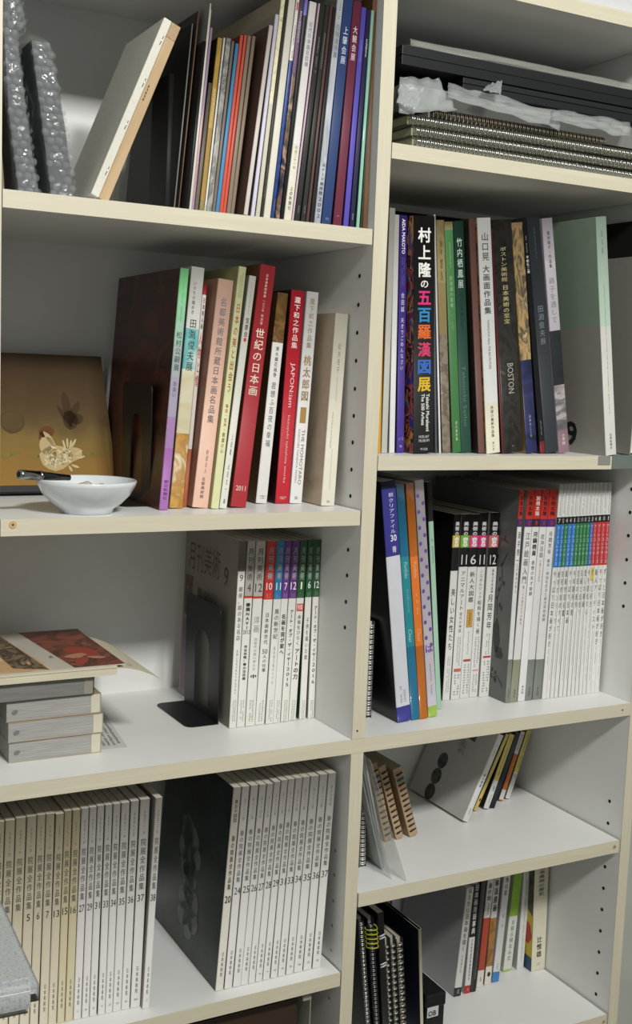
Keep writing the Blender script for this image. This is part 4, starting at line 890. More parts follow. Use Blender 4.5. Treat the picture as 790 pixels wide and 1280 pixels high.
def sheet(z0, th, x1, y1, curlx, nm, mat, amp):
    bm = bmesh.new(); n = 16; L_ = []
    for s_ in (0, 1):
        rows = []
        for j in range(2):
            row = []
            for k in range(n+1):
                u = k/n; x = x1*u; c = max(0, (x-curlx)/(x1-curlx)) if x1 > curlx else 0
                row.append(bm.verts.new((x, [0, y1][j], z0+th*s_*(1-.5*c*(amp > 0)) - amp*c*c + (.004*c*(1-j)*0))))
            rows.append(row)
        L_.append(rows)
    for k in range(n):
        for s_ in (0, 1): bm.faces.new((L_[s_][0][k], L_[s_][0][k+1], L_[s_][1][k+1], L_[s_][1][k]))
        for j in (0, 1): bm.faces.new((L_[0][j][k], L_[0][j][k+1], L_[1][j][k+1], L_[1][j][k]))
    for e in (0, n): bm.faces.new((L_[0][0][e], L_[0][1][e], L_[1][1][e], L_[1][0][e]))
    bmesh.ops.recalc_face_normals(bm, faces=bm.faces)
    return obj(nm, bm, mat, mg, smooth=False)
sheet(0.0003, .0115, .150, .20, .150, 'pages', streak('cream_page_edges', 'd2ccb4', 'c4bda4', (.3, 1, 30), .8), 0)
lf = sheet(.0085, .0004, .209, .185, .145, 'loose_leaf', plain('d5cdb2', .7), .021)
cvr = sheet(.0121, .0010, .161, .202, .2, 'cover', plain('c9c4b4', .35), 0)
pk = art('peach_ink_print', ['d9b88e', 'caa274', 'e0c8a4'], 14); ik = art('black_ink_lines', ['2a2622', '8a7458', '2f2a26', 'c8a078'], 16, dist=4)
rdp = art('brown_red_figure_print', ['6e3a2a', '8c4a34', '4c2c22', 'a05c44'], 16, dist=1.5)
for nm, P, mt in (('peach_print', [(.001, .001), (.072, .001), (.052, .201), (.001, .201)], pk), ('ink_print', [(.03, .02), (.068, .002), (.052, .2), (.025, .19)], ik),
                  ('brown_print', [(.098, .001), (.160, .001), (.160, .201), (.080, .201)], rdp)):
    decal(mg, [P], TOP, vec(0, 0, .01325 if nm != 'ink_print' else .0134), mt, nm)
decal(mg, [ell(.128, .075, .017, .03, .3, 16, .1), ell(.115, .03, .008, .02, -.4, 14, .1)], TOP, vec(0, 0, .0135), '9c4438', 'red_shape')
decal(mg, [ell(.115, .055, .016, .010, .5, 16, .15), ell(.137, .04, .012, .006, -.5, 14, .1)], TOP, vec(0, 0, .0137), 'b58468', 'pale_shape')
micro(mg, Matrix(((0, 1, 0), (1, 0, 0), (0, 0, 1))), .05, .07, .083, .088, vec(0, 0, .0134), '55524c', 4)
micro(lf, TOP, .163, .176, .012, .035, vec(0, 0, .0062), '8c8672', 9, 3, seed=3)
ps = empty('printed_sheet', Matrix.Translation((-.335, .083, .0004)) @ Matrix.Rotation(-.12, 4, 'Z'), 'printed paper sheet lying under the stack of thick volumes', 'paper')
obj('sheet', nbox(0, .058, 0, .155, -.0002, .0000), plain('d2d2ce', .6), ps)
micro(ps, TOP, .028, .054, .012, .148, vec(0, 0, .0003), '55555a', 26, 4, name='print', seed=8)
ps['category'] = 'paper'

# ---- magazine cover lettering (facing left)
wv, dv, hv = dims(m1)
o3 = vec(-.0003, 0, 0)
text(m1, '月刊美術', SIDE, -dv+.014, -.058, hv-.062, hv-.022, o3, '5c4c48', 'cover_title')
text(m1, '9', SIDE, -.044, -.030, hv-.066, hv-.040, o3, '4c4442', 'number')
text(m1, '銀座、絵のある名店', SIDE, -dv+.052, -.062, hv-.098, hv-.082, o3, '5c5450', 'headline')
decal(m1, [[(-dv+.006, hv-.130), (-dv+.034, hv-.130), (-dv+.034, hv-.072), (-dv+.006, hv-.072)]], SIDE, o3, art('cover_photo_print', ['3a2c24', '6c4438', '2c2620', '8c6450'], 30), 'cover_picture')
decal(m1, [[(-dv+.006, .012), (-dv+.034, .012), (-dv+.034, hv-.136), (-dv+.006, hv-.136)]], SIDE, o3, '7c6474', 'cover_picture')
decal(m1, [[(-.08, .02), (-.03, .02), (-.03, .075), (-.08, .075)]], SIDE, o3, '7c786c', 'cover_picture')
# ---- flowers on catalogue 20, branches on the ink-wash cover, the 9
wv, dv, hv = dims(b20)
fl = []
for (cx, cz, r, sd) in ((-.118, .138, .034, 1), (-.112, .108, .022, 5), (-.108, .062, .034, 9), (-.13, .165, .020, 13)):
    for k in range(6):
        a = k*1.047+sd; fl.append(ell(cx+r*.55*math.cos(a), cz+r*.62*math.sin(a), r*.58, r*.5, a, 12, .12, sd+k))
decal(b20, fl, SIDE, vec(-.0003, 0, 0), art('pale_petals', ['5e6a68', '7a8480', '54605f'], 30), 'flower_print')
decal(b20, [ell(-.118, .135, .007, .008)], SIDE, vec(-.0005, 0, 0), '5f6149', 'flower_heart'); decal(b20, [ell(-.108, .062, .007, .008)], SIDE, vec(-.0005, 0, 0), '5f6149', 'flower_heart')
wv, dv, hv = dims(i1)
P = []; rnd = random.Random(12)
def stroke(pts, w0, w1):
    n = len(pts)
    for k in range(n-1):
        (a, b), (c, d) = pts[k], pts[k+1]; q = w0+(w1-w0)*k/n; l = math.hypot(c-a, d-b) or 1; nx, nz_ = -(d-b)/l*q, (c-a)/l*q
        P.append([(a-nx, b-nz_), (c-nx, d-nz_), (c+nx, d+nz_), (a+nx, b+nz_)])
stroke([(-.03, .22), (-.05, .2), (-.045, .175), (-.062, .15), (-.058, .125)], .0012, .0007); stroke([(-.03, .235), (-.06, .24), (-.07, .225)], .001, .0006)
stroke([(-.015, .022), (-.04, .035), (-.06, .03), (-.075, .038)], .001, .0006)
for k in range(16): P.append(ell(rnd.uniform(-.075, -.02), rnd.choice((.24, .2, .17, .14, .035))+rnd.uniform(-.012, .012), .004, .0032, rnd.uniform(0, 3), 10, .2, k))
P.append(ell(-.055, .095, .013, .026, .25, 18, .15, 3)); P.append(ell(-.04, .07, .016, .010, .2, 18, .25, 4))
P = [[(x*.55-.002, z) for x, z in q] for q in P]
decal(i1, P, SIDE, vec(-.0003, 0, 0), '3e403f', 'ink_branches')
wv, dv, hv = dims(q19)
cov = [c for c in q19.children if c.name.startswith('cover')][0]
decal(q19, [[(-dv+.001, .0005), (-.0012, .0005), (-.0012, hv*.548), (-dv+.001, hv*.548)]], SIDE, vec(-.0002, 0, 0), 'a5a198', 'grey_cover_half')
decal(q19, [[(-dv+.001, hv*.548), (-.0012, hv*.548), (-.0012, hv-.0005), (-dv+.001, hv-.0005)]], SIDE, vec(-.0002, 0, 0), '94a896', 'green_cover_half')
a = atX(709.5, 556, q19.matrix_basis.translation.x); b = atX(725.3, 527, q19.matrix_basis.translation.x)
y0, y1 = a.y, b.y
text(q19, '9', SIDE, -y0, -y1, a.z-ZR2, b.z-ZR2, vec(-.0004, 0, 0), '17171a', 'number', .03)

# ---- grey speckled desk corner, near the camera
Yd = -.36; c1 = atY(52, 1224, Yd); zt = c1.z; c0 = atZ(0, 1113, zt); ang = math.atan2(c0.x-c1.x, c0.y-c1.y)
bmk = atY(53, 1270, Yd); hd = c1.z-bmk.z
dk = empty('desk', Matrix.Translation((c1.x, c1.y, zt)) @ Matrix.Rotation(-ang, 4, 'Z'), 'grey speckled desk top corner in front of the lower left shelf', 'desk')
spk = art('grey_speckled_laminate', ['8f9394', 'a3a6a7', 'b2b5b6', '9a9d9e'], 420, rough=.28, detail=3, dist=0)
bm = nbox(-.8, 0, 0, abs(c1.y)-.05-.0, -hd, 0); bm.normal_update()
ed = [e for e in bm.edges if not (abs(e.verts[0].co.x+.8) < 1e-5 and abs(e.verts[1].co.x+.8) < 1e-5)]
bmesh.ops.bevel(bm, geom=[e for e in ed if max(v.co.y for v in e.verts) < .01 or abs(e.verts[0].co.x-e.verts[1].co.x) < 1e-5], offset=.009, segments=6, affect='EDGES')
wn = obj('desk_top', bm, spk, dk, smooth=True).modifiers.new('weighted_normals', 'WEIGHTED_NORMAL'); wn.keep_sharp = False
for lx, ly in ((-.10, .06), (-.74, .06), (-.10, .24), (-.74, .24)):
    obj('leg', nbox(lx-.02, lx+.02, ly-.02, ly+.02, FLOOR-zt, -hd), plain('5d6062', .5), dk)

# ---- white box on the very top
wb = empty('storage_box', Matrix.Translation((.30, .012, ZR0+.0004)), 'white paper box on top of the highest right shelf', 'box')
obj('body', nbox(0, .16, 0, .2, 0, .07, bev=.002), plain('cfd0d0', .6), wb); obj('lid', nbox(-.002, .162, -.002, .202, .046, .073, bev=.002), plain('d4d5d5', .6), wb)

# ---- the sketchbook pile, top right
skx = atY(521, 170, 0).x; zz = ZR1+.0004
lbs = ['lowest silver-wired sketchbook of the pile', 'second silver-wired sketchbook from the bottom of the pile', 'third silver-wired sketchbook, under the dark-wired one', 'fourth silver-wired sketchbook at the right of the pile']
for i in range(3):
    x0 = skx+[.000, -.002, -.009][i]; x1 = XR-.012; r = empty('sketchbook', Matrix.Translation((x0, 0, zz)) @ Matrix.Rotation(.012*(1-i), 4, 'Z') , lbs[i], 'sketchbook', 'wire-bound sketchbooks piled on the upper right shelf')
    L_ = x1-x0; t_ = .0128; yb = .012
    obj('pages', nbox(.001, L_-.001, yb, yb+.24, .0014, t_-.0014), plain('9c9a7c', .8), r)
    for a_, b_ in ((0, .0013), (t_-.0014, t_-.0002)): obj('cover', nbox(0, L_, yb-.002, yb+.242, a_, b_), plain('4a4c38', .6) if i else plain('6c6a50', .6), r)
    c = obj('wire_binding', coil(L_-.004, .0053, .0068, .00095, yb-.004, t_/2, 'x', .002), STEEL, r); c['kind'] = 'stuff'
    zz += t_+.0002
x0 = atY(541, 145, .01).x; x1 = atY(760, 180, .01).x
r = empty('sketchbook', Matrix.Translation((x0, .010, zz)), 'dark-wired sketchbook lying on the silver-wired ones', 'sketchbook', 'wire-bound sketchbooks piled on the upper right shelf')
t_ = .0125; obj('pages', nbox(.001, x1-x0-.001, .012, .22, .0014, t_-.0014), plain('b8b4a4', .8), r)
for a_, b_ in ((0, .0013), (t_-.0014, t_-.0002)): obj('cover', nbox(0, x1-x0, .010, .222, a_, b_), plain('1d1c1a', .5), r)
c = obj('wire_binding', coil(x1-x0-.004, .0062, .0066, .0010, .006, t_/2, 'x', .002), plain('6b6455', .35, .8), r); c['kind'] = 'stuff'
zz += t_+.0002
# paper pad in a plastic bag, two flat black boxes, film on top
zA = atY(600, 109, .03).z; zA0 = atY(502, 84, .03).z
xl = .034
zb0, zt0 = atY(640, 114, .03).z, 0
lb_ = atY(640, 112, .03)
za_l = atY(502.5, 61, .03).z; za_r = atY(790, 107, .03).z
zbot = (zA0+atY(790, 131, .03).z)/2; ztop = (za_l+za_r)/2
xA = atY(502.5, 70, .03).x
hB = .018
pb_ = empty('paper_pad', Matrix.Translation((.060, .045, zz)), 'grey paper pad inside the crumpled plastic bag under the black boxes', 'paper pad')
obj('sheets', nbox(0, .405, 0, .2, 0, zbot-hB-zz-.0006), plain('7c7c78', .8), pb_)
xb = atY(628, 110, .03).x
bB = empty('flat_box', Matrix.Translation((xb-.06, .034, zbot-hB-.0003)), 'lower flat black box, partly behind the plastic bag', 'box', 'flat black boxes on the upper right shelf')
obj('body', nbox(0, XR-.008-xb+.06, 0, .24, 0, hB*.55, bev=.0005), plain('161719', .5), bB); obj('lid', nbox(-.0004, XR-.0076-xb+.06, -.0006, .2406, hB*.55+.0004, hB-.0002, bev=.0006), plain('1b1c1e', .5), bB)
bA = empty('flat_box', Matrix.Translation((xA, .030, zbot)), 'upper long flat black box on the plastic bag', 'box', 'flat black boxes on the upper right shelf')
hA = ztop-zbot
obj('body', nbox(0.0004, XR-.006-xA, .0006, .25, 0, hA*.5, bev=.0005), plain('17181b', .45), bA); obj('lid', nbox(0, XR-.0056-xA, 0, .2506, hA*.5, hA, bev=.0008), plain('1a1b1e', .45), bA)
BAG = film('thin_plastic_bag', 'c4c9c8', .34, .2, .35, 40); BAGC = film('cloudy_plastic_film', 'b9bbb2', .38, .3, .3, 40)
bag = empty('plastic_bag', Matrix.Translation((0, 0, 0)), 'crumpled clear plastic bag hanging over the sketchbook wires', 'plastic bag')
def q4(a, b, c, d, Ys): return [atY(p[0], p[1], y) for p, y in zip((a, b, c, d), Ys)]
for k, (quad, Ys, am) in enumerate([(((498, 142), (572, 138), (548, 98), (500, 96)), (-.002, -.004, .03, .03), .004),
        (((560, 122), (700, 162), (700, 140), (560, 104)), (-.001, .0, .028, .028), .003), (((690, 150), (788, 172), (788, 152), (690, 136)), (.0, .002, .028, .028), .003),
        (((497, 128), (520, 140), (530, 110), (499, 104)), (-.006, -.008, .012, .016), .005), (((604, 112), (626, 118), (628, 100), (610, 106)), (.004, .0, .02, .025), .002)]):
    obj('bag_layer', patch(*q4(*quad, Ys), 18, 7, am, .0003, k+2, 2.2), BAG, bag, smooth=True)
fm = empty('plastic_film', Matrix.Translation((0, 0, 0)), 'cloudy plastic film lying over the upper flat black box', 'plastic film')
f0 = vec(xA+.012, .036, ztop+.003); f1 = vec(XR-.012, .036, ztop+.003)
obj('film_sheet', patch(f0, f1, f1+vec(0, .14, .020), f0+vec(.01, .14, .014), 26, 8, .0020, .0003, 8, 2.0), BAGC, fm, smooth=True)
obj('film_sheet', patch(f0+vec(.006, .002, -.001), f1+vec(0, .002, -.001), f1+vec(0, .016, .013), f0+vec(.012, .016, .013), 30, 5, .0012, .0003, 9, 2.6), BAGC, fm, smooth=True)
# grey leaning folder at the far right of the second shelf
gp, gq = atZ(773.5, 568, ZR2), atY(790, 318, .03)
gf = empty('file_folder', Matrix.Translation((gp.x+.001, .012, ZR2+.0016)) @ Matrix.Rotation(min(.07, math.asin((XR-.021-gp.x)/.285)), 4, 'Y'), 'grey folder leaning right beside the green and grey book', 'folder')
obj('cover', nbox(0, .0016, 0, .26, 0, .285, bev=.0005), plain('8f8c86', .5), gf); obj('papers', nbox(.0018, .0115, .002, .25, .002, .278), plain('d8d6ce', .8), gf); obj('cover', nbox(.0117, .013, 0, .26, 0, .285), plain('8f8c86', .5), gf)
# film hanging over the edge of that shelf
e0, e1 = atY(766, 568, -.001), atY(800, 585, -.001)
pf = empty('plastic_sleeve', Matrix.Translation((e0.x, -.0016, ZR2-T+.0006)), 'grey plastic strip over the shelf edge at the right of the frame', 'plastic strip')
obj('strip', nbox(0, .04, 0, .0012, 0, T+.0006), plain('6d7772', .35), pf); obj('fold', nbox(0, .04, .0006, .02, T-.0004, T+.0002), plain('6d7772', .35), pf)

# ================================================================== MIDDLE RIGHT, left part
G9 = 'files and notebooks at the left of the middle right shelf'
def notebook(label, g, shelf_, Y, cov_, page, wirem, d, ceil, grp, r=.0060, pitch=.0072, wr=.0010, row=None, name='spiral_notebook', zlo=0, zhi=1, double=True):
    b = book(label, shelf_, Y, g, page, cov_, (), d, grp, cat='notebook', name=name, ceil=ceil, pages=None, row=row)
    w_, d_, h_ = dims(b)
    for c in list(b.children): bpy.data.objects.remove(c)
    obj('pages', nbox(w_*.12, w_*.88, .0095, d_-.001, .001, h_-.001), page, b)
    obj('cover', nbox(0, w_*.11, .0035, d_, 0, h_), cov_, b); obj('cover', nbox(w_*.89, w_, .0035, d_, 0, h_), cov_, b)
    c = obj('wire_binding', coil((zhi-zlo)*h_-.006, min(r, w_*.5-wr-.0006), pitch, wr, w_/2, .0045, 'z', .003+zlo*h_, double), wirem, b); c['kind'] = 'stuff'
    return b
nb = notebook('white-wired notebook hard against the divider on the middle right shelf', (457.5, 899, 466, 462, 778, 470.5), ZL3, None, plain('3c3c3a', .6), plain('c9c8be', .8), plain('d5d5d2', .3, .6), .18, CE6, G9, row='r3a')
FILEB = plain('39368a', .3, coat=.4)
book('wide clear-covered file with a purple top and foot, white label between', ZL3, .040, (497, 902.7, 514.4, 476.3, 602.6, 494.6), [('1c2040', 612), (FILEB, 694), (plain('d3d5dc', .25, coat=.4), 883), (plain('3f3f8e', .3), None)], plain('15161a', .3), 
     [('H', '徳用', 617, 622, .3, 'd8d8ea', .02, .1), ('V', 'クリアファイル', 624, 666, .34, 'd8d8ea', .01, .1), ('H', '30', 668, 676, .42, 'e8e8f2', .02, .1), ('H', '青', 682, 690, .3, 'd8d8ea', .02, .1), ('m2', '', 856, 878, .5, '8c8e96')], d=.225, group=G9, cat='file', name='clear_file', ceil=CE6, row='r3a')
def tfile(label, g, c, tab, y0, y1, words, Y=.043):
    b = book(label, ZL3, Y, g, [(plain(c, .3, coat=.5), y0), (plain(tab, .4), y1), (plain(c, .3, coat=.5), None)], plain(c, .3, coat=.5), words, d=.22, group=G9, cat='file', name='clear_file', ceil=CE6, row='r3a')
    return b
tfile('teal translucent file with a paper label strip', (514.6, 902, 524.6, 494.7, 606.6, 506.6), '1f6c8e', '2a8a94', 695, 808, [('R', 'Portfolio', 702, 722, .4, 'a8d0d4'), ('m', '', 735, 765, .35, '8cc4c8'), ('R', 'Clear', 786, 803, .4, 'a8d0d4')])
tfile('orange translucent file with a paper label strip', (524.8, 902, 535.6, 507, 605, 517.8), 'b4661e', 'e07a30', 695, 808, [('R', 'Portfolio', 702, 722, .4, 'f0b890'), ('m', '', 740, 768, .35, 'f4c4a0'), ('R', 'Clear', 786, 803, .4, 'f0b890')])
e = book('white translucent file printed with purple dots', ZL3, .046, (535.8, 899, 545.8, 518, 601, 531.8), [(plain('cfcad4', .25, coat=.5), 885), (plain('9cba54', .3), None)], plain('bdbac2', .3), [('H', 'は', 806, 816, .8, '7a58a8', .04), ('m', '', 830, 870, .3, '8c8a90')], d=.22, group=G9, cat='file', name='clear_file', ceil=CE6, row='r3a')
we, de, he = dims(e)
decal(e, [ell(we*(.25 if k % 2 else .75), he*(.31+.66*k/20), we*.16, we*.20, 0, 10) for k in range(20)], FRONT, vec(0, -.0003, 0), '6a4c98', 'purple_dot')
book('mint green slim folder with a black top, right of the dotted file', ZL3, .075, (546, 880, 549.6, 533.8, 603, 543), [('1b1c1d', 649.6), ('9cc0a8', None)], '2c302e', [('m', '', 670, 700, .5, '5c7a68')], d=.2, group=G9, cat='folder', name='file_folder', ceil=CE6, row='r3a')

# ================================================================== FOURTH RIGHT SHELF
CE7 = -T
G10 = 'kraft spiral notebooks on the fourth right shelf'; G11 = 'books leaning on the fourth right shelf'
notebook('white spiral notebook deep beside the divider, fourth right shelf', (450, 1086, 460.5, 451, 1000, 459), ZR4, None, plain('2c2c28', .6), plain('c6c3b2', .8), plain('d9d9d4', .3, .5), .16, CE7, G10, r=.006, pitch=.0066, row='r4a')
PS = film('clear_sleeve_plastic', 'd5dad8', .30, .12, .3, 30)
sv = empty('plastic_sleeve', Matrix.Translation((0, 0, 0)), 'bundle of clear plastic sleeves with white sheets leaning left', 'plastic sleeve')
def quad3(P, th_, mat, nm, par):
    bm = bmesh.new(); vs = [bm.verts.new(p) for p in P]; bm.faces.new(vs); bm.normal_update(); bmesh.ops.solidify(bm, geom=bm.faces[:], thickness=th_); return obj(nm, bm, mat, par)
for k in range(3):
    bx_ = .090+.005*k; tx_ = .040+.008*k; zt_ = -.045; y0 = .052+.005*k
    quad3([vec(bx_, y0, ZR4+.0012), vec(bx_+.008, .29, ZR4+.0012), vec(tx_+.006, .29, zt_), vec(tx_, y0-.004, zt_)], .0022, plain(['b9bcb6', 'b2b8b2', 'c0c2bc'][k], .5), 'white_sheet', sv)
quad3([vec(.100, .006, ZR4+.001), vec(.122, .27, ZR4+.001), vec(.062, .27, -.035), vec(.036, .01, -.035)], .0006, PS, 'clear_sleeve', sv)
quad3([vec(.085, .02, ZR4+.001), vec(.112, .28, ZR4+.001), vec(.056, .28, -.04), vec(.031, .02, -.04)], .0006, PS, 'clear_sleeve', sv)
KR = art('kraft_board', ['9c8567', 'a68e6e', '91795a'], 60, rough=.7)
for i, (g, lb) in enumerate([((481, 1053, 492.4, 461.5, 957, 471), 'left one of three kraft notebooks with slotted spines'), ((495.5, 1049, 506, 473, 959.6, 482), 'middle one of three kraft notebooks with slotted spines'), ((511.4, 1044, 525.5, 491, 962.7, 500), 'right one of three kraft notebooks with slotted spines')]):
    Yk = .133
    b = book(lb, ZR4, Yk, g, KR, KR, (), .16, G10, cat='notebook', name='kraft_notebook', ceil=CE7, pages=plain('8f8874', .8), row='r4b')
    w_, d_, h_ = dims(b); hs = []; bm = bmesh.new()
    for k in range(12):
        z = h_*(.08+.075*k)
        if z > h_-.006: break
        hs.append([(w_*.12, z), (w_*.3, z-.0022), (w_*.9, z-.001), (w_*.9, z+.0012), (w_*.3, z+.0016)])
        tube(bm, [(w_*.1, .002, z), (w_*.2, -.0012, z), (w_*.55, -.0022, z+.0006), (w_*.92, -.0004, z+.001)], .0007, 5)
    decal(b, hs, FRONT, vec(0, -.0002, 0), '2a211a', 'binding_slot')
    c = obj('wire_binding', bm, plain('3a342e', .4, .6), b); c['kind'] = 'stuff'
    if i != 1: decal(b, [[(w_*.2, h_*.8), (w_*.9, h_*.8), (w_*.9, h_*.84), (w_*.2, h_*.84)]], FRONT, vec(0, -.0004, 0), '3f8c94', 'teal_strip')
def V4(label, g, bands, left, texts=(), Y=None, d=.17, **k): return book(label, ZR4, Y, g, bands, left, texts, d, G11, ceil=CE7+.0, row='r4c', **k)
wb4 = V4('white book leaning far right with three round dark pictures on its cover', (578.6, 1029.4, 586.8, 625.3, 917, 632.5), 'd3d3d0', plain('c3c3bf', .4), [('V', '美の視線', 968, 985, .4, '3c3c3c', .01), ('m', '', 930, 945, .3, '8a8a88'), ('m', '', 1012, 1020, .4, '8a8a88')], d=.155)
wv, dv, hv = dims(wb4)
decal(wb4, [ell(-dv*.60-.008, hv*(.40+.185*k)-.045, .0125, .0135, 0, 20) for k in range(3)], SIDE, vec(-.0003, 0, 0), art('round_picture', ['1e1f1e', '3a3c3a', '55585a', '151515'], 80), 'round_picture')
decal(wb4, [[(-.075, hv*.82), (-.045, hv*.80), (-.045, hv*.93), (-.075, hv*.95)]], SIDE, vec(-.0003, 0, 0), '55585a', 'cover_picture')
micro(wb4, SIDE, -.085, -.055, hv*.62, hv*.78, vec(-.0003, 0, 0), '8a8c8a', 9, 1, seed=2)
V4('thin yellow book right of the leaning white one', (592.3, 1015, 597.6, 634, 917, 638), 'c6b465', '1f1c18', [('H', '●', 999, 1003, .5, '4c4030')], d=.15)
V4('yellow-topped book with a white lower spine, dark cover', (604.8, 1013, 611.6, 637.5, 917, 645), [('c9b968', 977), ('cfcfca', None)], '2a2522', [('m', '', 920, 970, .4, '6c5c30'), ('m', '', 984, 990, .6, '2c2c2c'), ('m', '', 994, 1006, .35, '8a8a88')], d=.15)
V4('navy black thin book between two pale ones', (613, 1011.6, 619.4, 646, 915, 652), '20222e', '1b1c24', [], d=.15)
V4('white spine with an orange middle band', (623.7, 1002.5, 629.9, 652.4, 914, 657.8), [('c9c9c4', 942.5), ('c06838', 988.5), ('cfcfca', 1001), ('c06838', None)], '3a2c24', [('m', '', 917, 938, .55, '3c3c3c'), ('m', '', 950, 985, .25, 'd8a080')], d=.14)
V4('yellow-topped thin book, rightmost on the fourth right shelf', (632, 1000, 638.4, 660, 912.5, 665.5), [('c9b968', 966), ('d0d0ca', None)], '8a7c4c', [('m', '', 916, 960, .5, '5c5030'), ('m', '', 968, 974, .7, '2c2c2c'), ('m', '', 978, 988, .3, '8a8a88')], d=.14)

# ================================================================== BOTTOM RIGHT SHELF
CE8 = ZR4-T
G12 = 'books on the bottom right shelf'; G13 = 'black spiral notebooks on the bottom right shelf'
def V5(label, g, bands, left, texts=(), Y=None, d=.15, **k): return book(label, ZR5, Y, g, bands, left, texts, d, G12, ceil=CE8, row='r5c', **k)
V5('white book with a grey cover facing left and a black foot band', (567.3, 1247, 576.5, 584.0, 1110, 593), [('d2d2ce', 1236), ('26272a', None)], plain('a9aaa8', .4), [('V', '伝えたい日本画を描く', 1104, 1190, .5, '4a4a4a'), ('V', '日本画の技', 1195, 1217, .2, 'b06a68'), ('m', '', 1238, 1244, .6, 'c9c9c4')], d=.165)
V5('white spine with a black title block and red foot', (580.5, 1243, 587.6, 593.2, 1106, 601), [('1d1d1f', 1172), ('d2d2ce', 1233), ('a83434', None)], 'b5b4b0', [('V', '日本画用語事典', 1100, 1168, .6, 'd8d8d4', .02), ('V', '日本画用語辞典編集委員会', 1175, 1226, .28, '55555a'), ('m', '', 1236, 1240, .5, 'e0c8c4')])
V5('narrow black spine with small grey print', (588.6, 1241, 594.7, 602, 1102, 609), '2a2826', '1f1d1c', [('m', '', 1110, 1225, .4, '8a8884')])
V5('black and red spine with a white foot', (595.7, 1236, 604.8, 610, 1100, 617), [('d0cfca', 1148), ('a8452f', 1214), ('d4d2c8', None)], '2a2422', [('V', '墨の絵', 1105, 1126, .6, '3c3c3c', .01), ('m', '', 1130, 1144, .4, '6c6c6a'), ('m', '', 1222, 1228, .5, '2c2c2c')])
V5('spine with a brown and gold picture under a white title', (605.8, 1232, 613.9, 618, 1098, 626), [('d0cfca', 1148), (art('amber_picture_print', ['6c4a2a', 'a5743a', '7c5430', 'b88a4c'], 40), 1209), ('d6d3c6', None)], '8a6a48', [('V', '琳派原画', 1100, 1140, .62, '33312f', .02), ('H', '●', 1216, 1222, .5, '2c2c2c')])
V5('white spine with a blue foot band', (615.3, 1229, 625, 630.5, 1095, 638), [('d4d5d4', 1216), ('3f80b4', None)], 'b5b6b6', [('V', '色の彩', 1097, 1120, .5, '5c5c5c'), ('V', '谷 川', 1143, 1160, .3, '8a8a88'), ('m', '', 1205, 1213, .4, '7c8ca8')])
V5('spine bright green above and white below with green lettering', (629, 1215.7, 641, 643.3, 1093, 652.6), [('8ab83c', 1146), ('d6d8d0', 1213), ('a5c070', None)], 'b9bfa8', [('V', 'らくらく', 1095, 1140, .45, 'a5c860'), ('V', 'お前ら何なんだ', 1151, 1202, .4, '3c6a48', .01)])
V5('plain white spine beside the green one', (646.3, 1212.6, 657, 654, 1091, 660), 'd6d8d4', 'b9bab8', [('m', '', 1100, 1200, .3, '9a9a98')])
b10 = V5('thick cream spine with a black Japanese title, last on the bottom right shelf', (666.6, 1214.7, 683.8, 671, 1084, 688), 'd3ceb8', art('dark_leaf_print', ['3c3a30', '55523f', '2c2a24'], 60), [('V', '日本美術の歴史', 1064, 1121, .42, '55524a', .01), ('V', '辻惟雄', 1172, 1198, .36, '2c2b28', .02), ('m', '', 1205, 1208, .6, '8a8672')], d=.15)
wv, dv, hv = dims(b10)
decal(b10, [[(-.05, hv*.12), (0, hv*.12), (0, hv*.52), (-.022, hv*.60), (-.05, hv*.5)]], SIDE, vec(-.0003, 0, 0), 'ccb03a', 'yellow_print')
decal(b10, [ell(-.016, hv*.36, .013, .020, .3, 16, .1)], SIDE, vec(-.0005, 0, 0), 'b8402e', 'red_print')
decal(b10, [[(-.05, .001), (0, .001), (0, hv*.13), (-.05, hv*.16)]], SIDE, vec(-.0005, 0, 0), '34506c', 'blue_print')
BK = plain('17181b', .5)
notebook('black spiral notebook nearest the divider, silver wire', (458.3, 1300, 466.8, 448.3, 1151, 456), ZR5, .055, BK, plain('b5b5ae', .8), STEEL, .2, CE8, G13, r=.0065, pitch=.0062, row='r5a')
nb2 = notebook('black spiral notebook with yellow loops tied near its top', (469.6, 1298, 477.6, 460.4, 1150, 468.6), ZR5, .055, BK, plain('b5b5ae', .8), plain('8f9090', .3, 1), .2, CE8, G13, r=.0060, pitch=.0062, row='r5a')
w_, d_, h_ = dims(nb2); bm = bmesh.new()
for k in range(5):
    z = h_*.93-.0068*k
    tube(bm, [(w_/2+.0085*math.cos(a*.5236), .003+.0095*math.sin(a*.5236), z+.001*math.sin(a)) for a in range(13)], .0009, 5, cap=False)
obj('yellow_loop', bm, plain('b9b834', .4), nb2)
b7 = book('thick black notebook cover with two white loops', ZR5, .055, (479, 1297, 486.5, 472, 1142, 480.5), BK, BK, (), .2, G13, cat='notebook', name='black_notebook', ceil=CE8, row='r5a')
w_, d_, h_ = dims(b7)
for z in (h_*.82, h_*.62):
    bm = bmesh.new()
    for dz in (0, .004): tube(bm, [(w_*.05, -.0004, z+dz), (w_*.35, -.0022, z+dz+.0012), (w_*.75, -.0022, z+dz+.002), (w_*.98, -.0004, z+dz+.001)], .0011, 6)
    obj('white_loop', bm, plain('c9cdd6', .3), b7)
for i, (g, lb) in enumerate([((487.5, 1296, 493.6, 482, 1176, 488), 'narrow black notebook, first of three with spaced wire rings'), ((494, 1294, 501.6, 488.5, 1174, 495.6), 'black notebook, second of three with spaced wire rings'), ((502, 1292, 510.5, 496.4, 1176, 505.4), 'black notebook, third of three with spaced wire rings')]):
    notebook(lb, g, ZR5, .055, BK, plain('b0aa98', .8), plain('b5b2a6', .35, .7), .2, CE8, G13, r=.0055, pitch=.0095, wr=.0016, row='r5a', double=False)
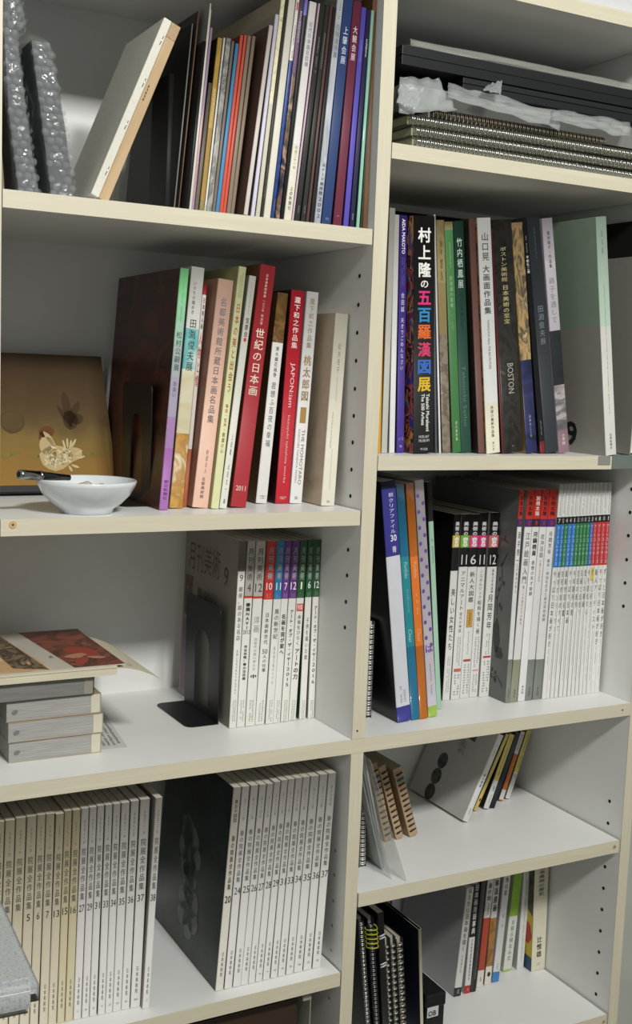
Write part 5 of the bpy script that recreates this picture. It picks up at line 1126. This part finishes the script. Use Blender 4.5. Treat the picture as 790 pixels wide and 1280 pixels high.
book('dark navy board with a cream edge right of the notebooks', ZR5, .05, (526.2, 1290, 530.2, 523.3, 1162, 527.2), 'b9b49c', '161c2e', (), .22, G12, cat='board', name='navy_board', ceil=CE8, pages=None, row='r5b')
bl = empty('blue_pouch', Matrix.Translation((.175, .16, ZR5+.0005)) @ Matrix.Rotation(-.05, 4, 'Y'), 'small clear and blue plastic pouch standing among the black notebooks', 'pouch')
obj('film', nbox(0, .009, 0, .08, 0, .222, bev=.002), film('pouch_film', 'c9cfe0', .6, .2), bl); obj('blue_edge', nbox(.0092, .0115, 0, .08, 0, .226), plain('2a3a9c', .3), bl)
p0 = atY(531, 1290, .02); q1 = atY(559, 1240, .02)
zbx = atY(556, 1240, .02).z
zt_ = atY(540, 1232, .03).z
bx0 = .163+.0; 
ob = empty('black_box', Matrix.Translation((atY(533, 1260, .045).x, .045, ZR5+.0004)), 'black lidded box with a small white letter label, bottom right shelf', 'box')
wbx = atY(557, 1260, .045).x-atY(533, 1260, .045).x; hbx = atY(545, 1243, .045).z-ZR5
obj('body', nbox(.0015, wbx-.0015, .0015, .12, 0, hbx-.021, bev=.001), plain('131417', .5), ob); obj('lid', nbox(0, wbx, 0, .122, hbx-.0205, hbx, bev=.002), plain('16171a', .45), ob)
lz = hbx-.030
decal(ob, [[(wbx*.05, lz-.004), (wbx*.62, lz-.004), (wbx*.62, lz+.012), (wbx*.05, lz+.012)]], FRONT, vec(0, -.0004, 0), 'c5cbcc', 'label')
text(ob, 'OB', FRONT, wbx*.10, wbx*.50, lz-.002, lz+.006, vec(0, -.0006, 0), '1c1c1e', 'lettering', .03)

# ================================================================== LOWEST LEFT SHELF
bx5 = empty('brown_portfolio', Matrix.Translation((-.30, .03, -.66+.0005)), 'dark brown portfolio case on the lowest left shelf', 'portfolio')
obj('body', nbox(0, .25, 0, .24, 0, .30, bev=.004), plain('33271e', .5), bx5); obj('flap', nbox(-.001, .251, -.002, .2, .24, .302, bev=.003), plain('3b2e24', .5), bx5)
ac = empty('clear_case', Matrix.Translation((-.040, .012, -.66+.0005)), 'clear plastic case edge standing on the lowest left shelf', 'plastic case')
obj('clear_panel', nbox(0, .0022, 0, .2, 0, .312, bev=.0008), film('acrylic_edge', 'c9c9b8', .35, .1), ac); obj('clear_rim', nbox(-.010, .0022, 0, .004, .305, .312, bev=.001), film('acrylic_edge', 'c9c9b8', .35, .1), ac)

flush_text()
for o in list(bpy.data.objects):
    if 'dims' in o.keys(): del o['dims']
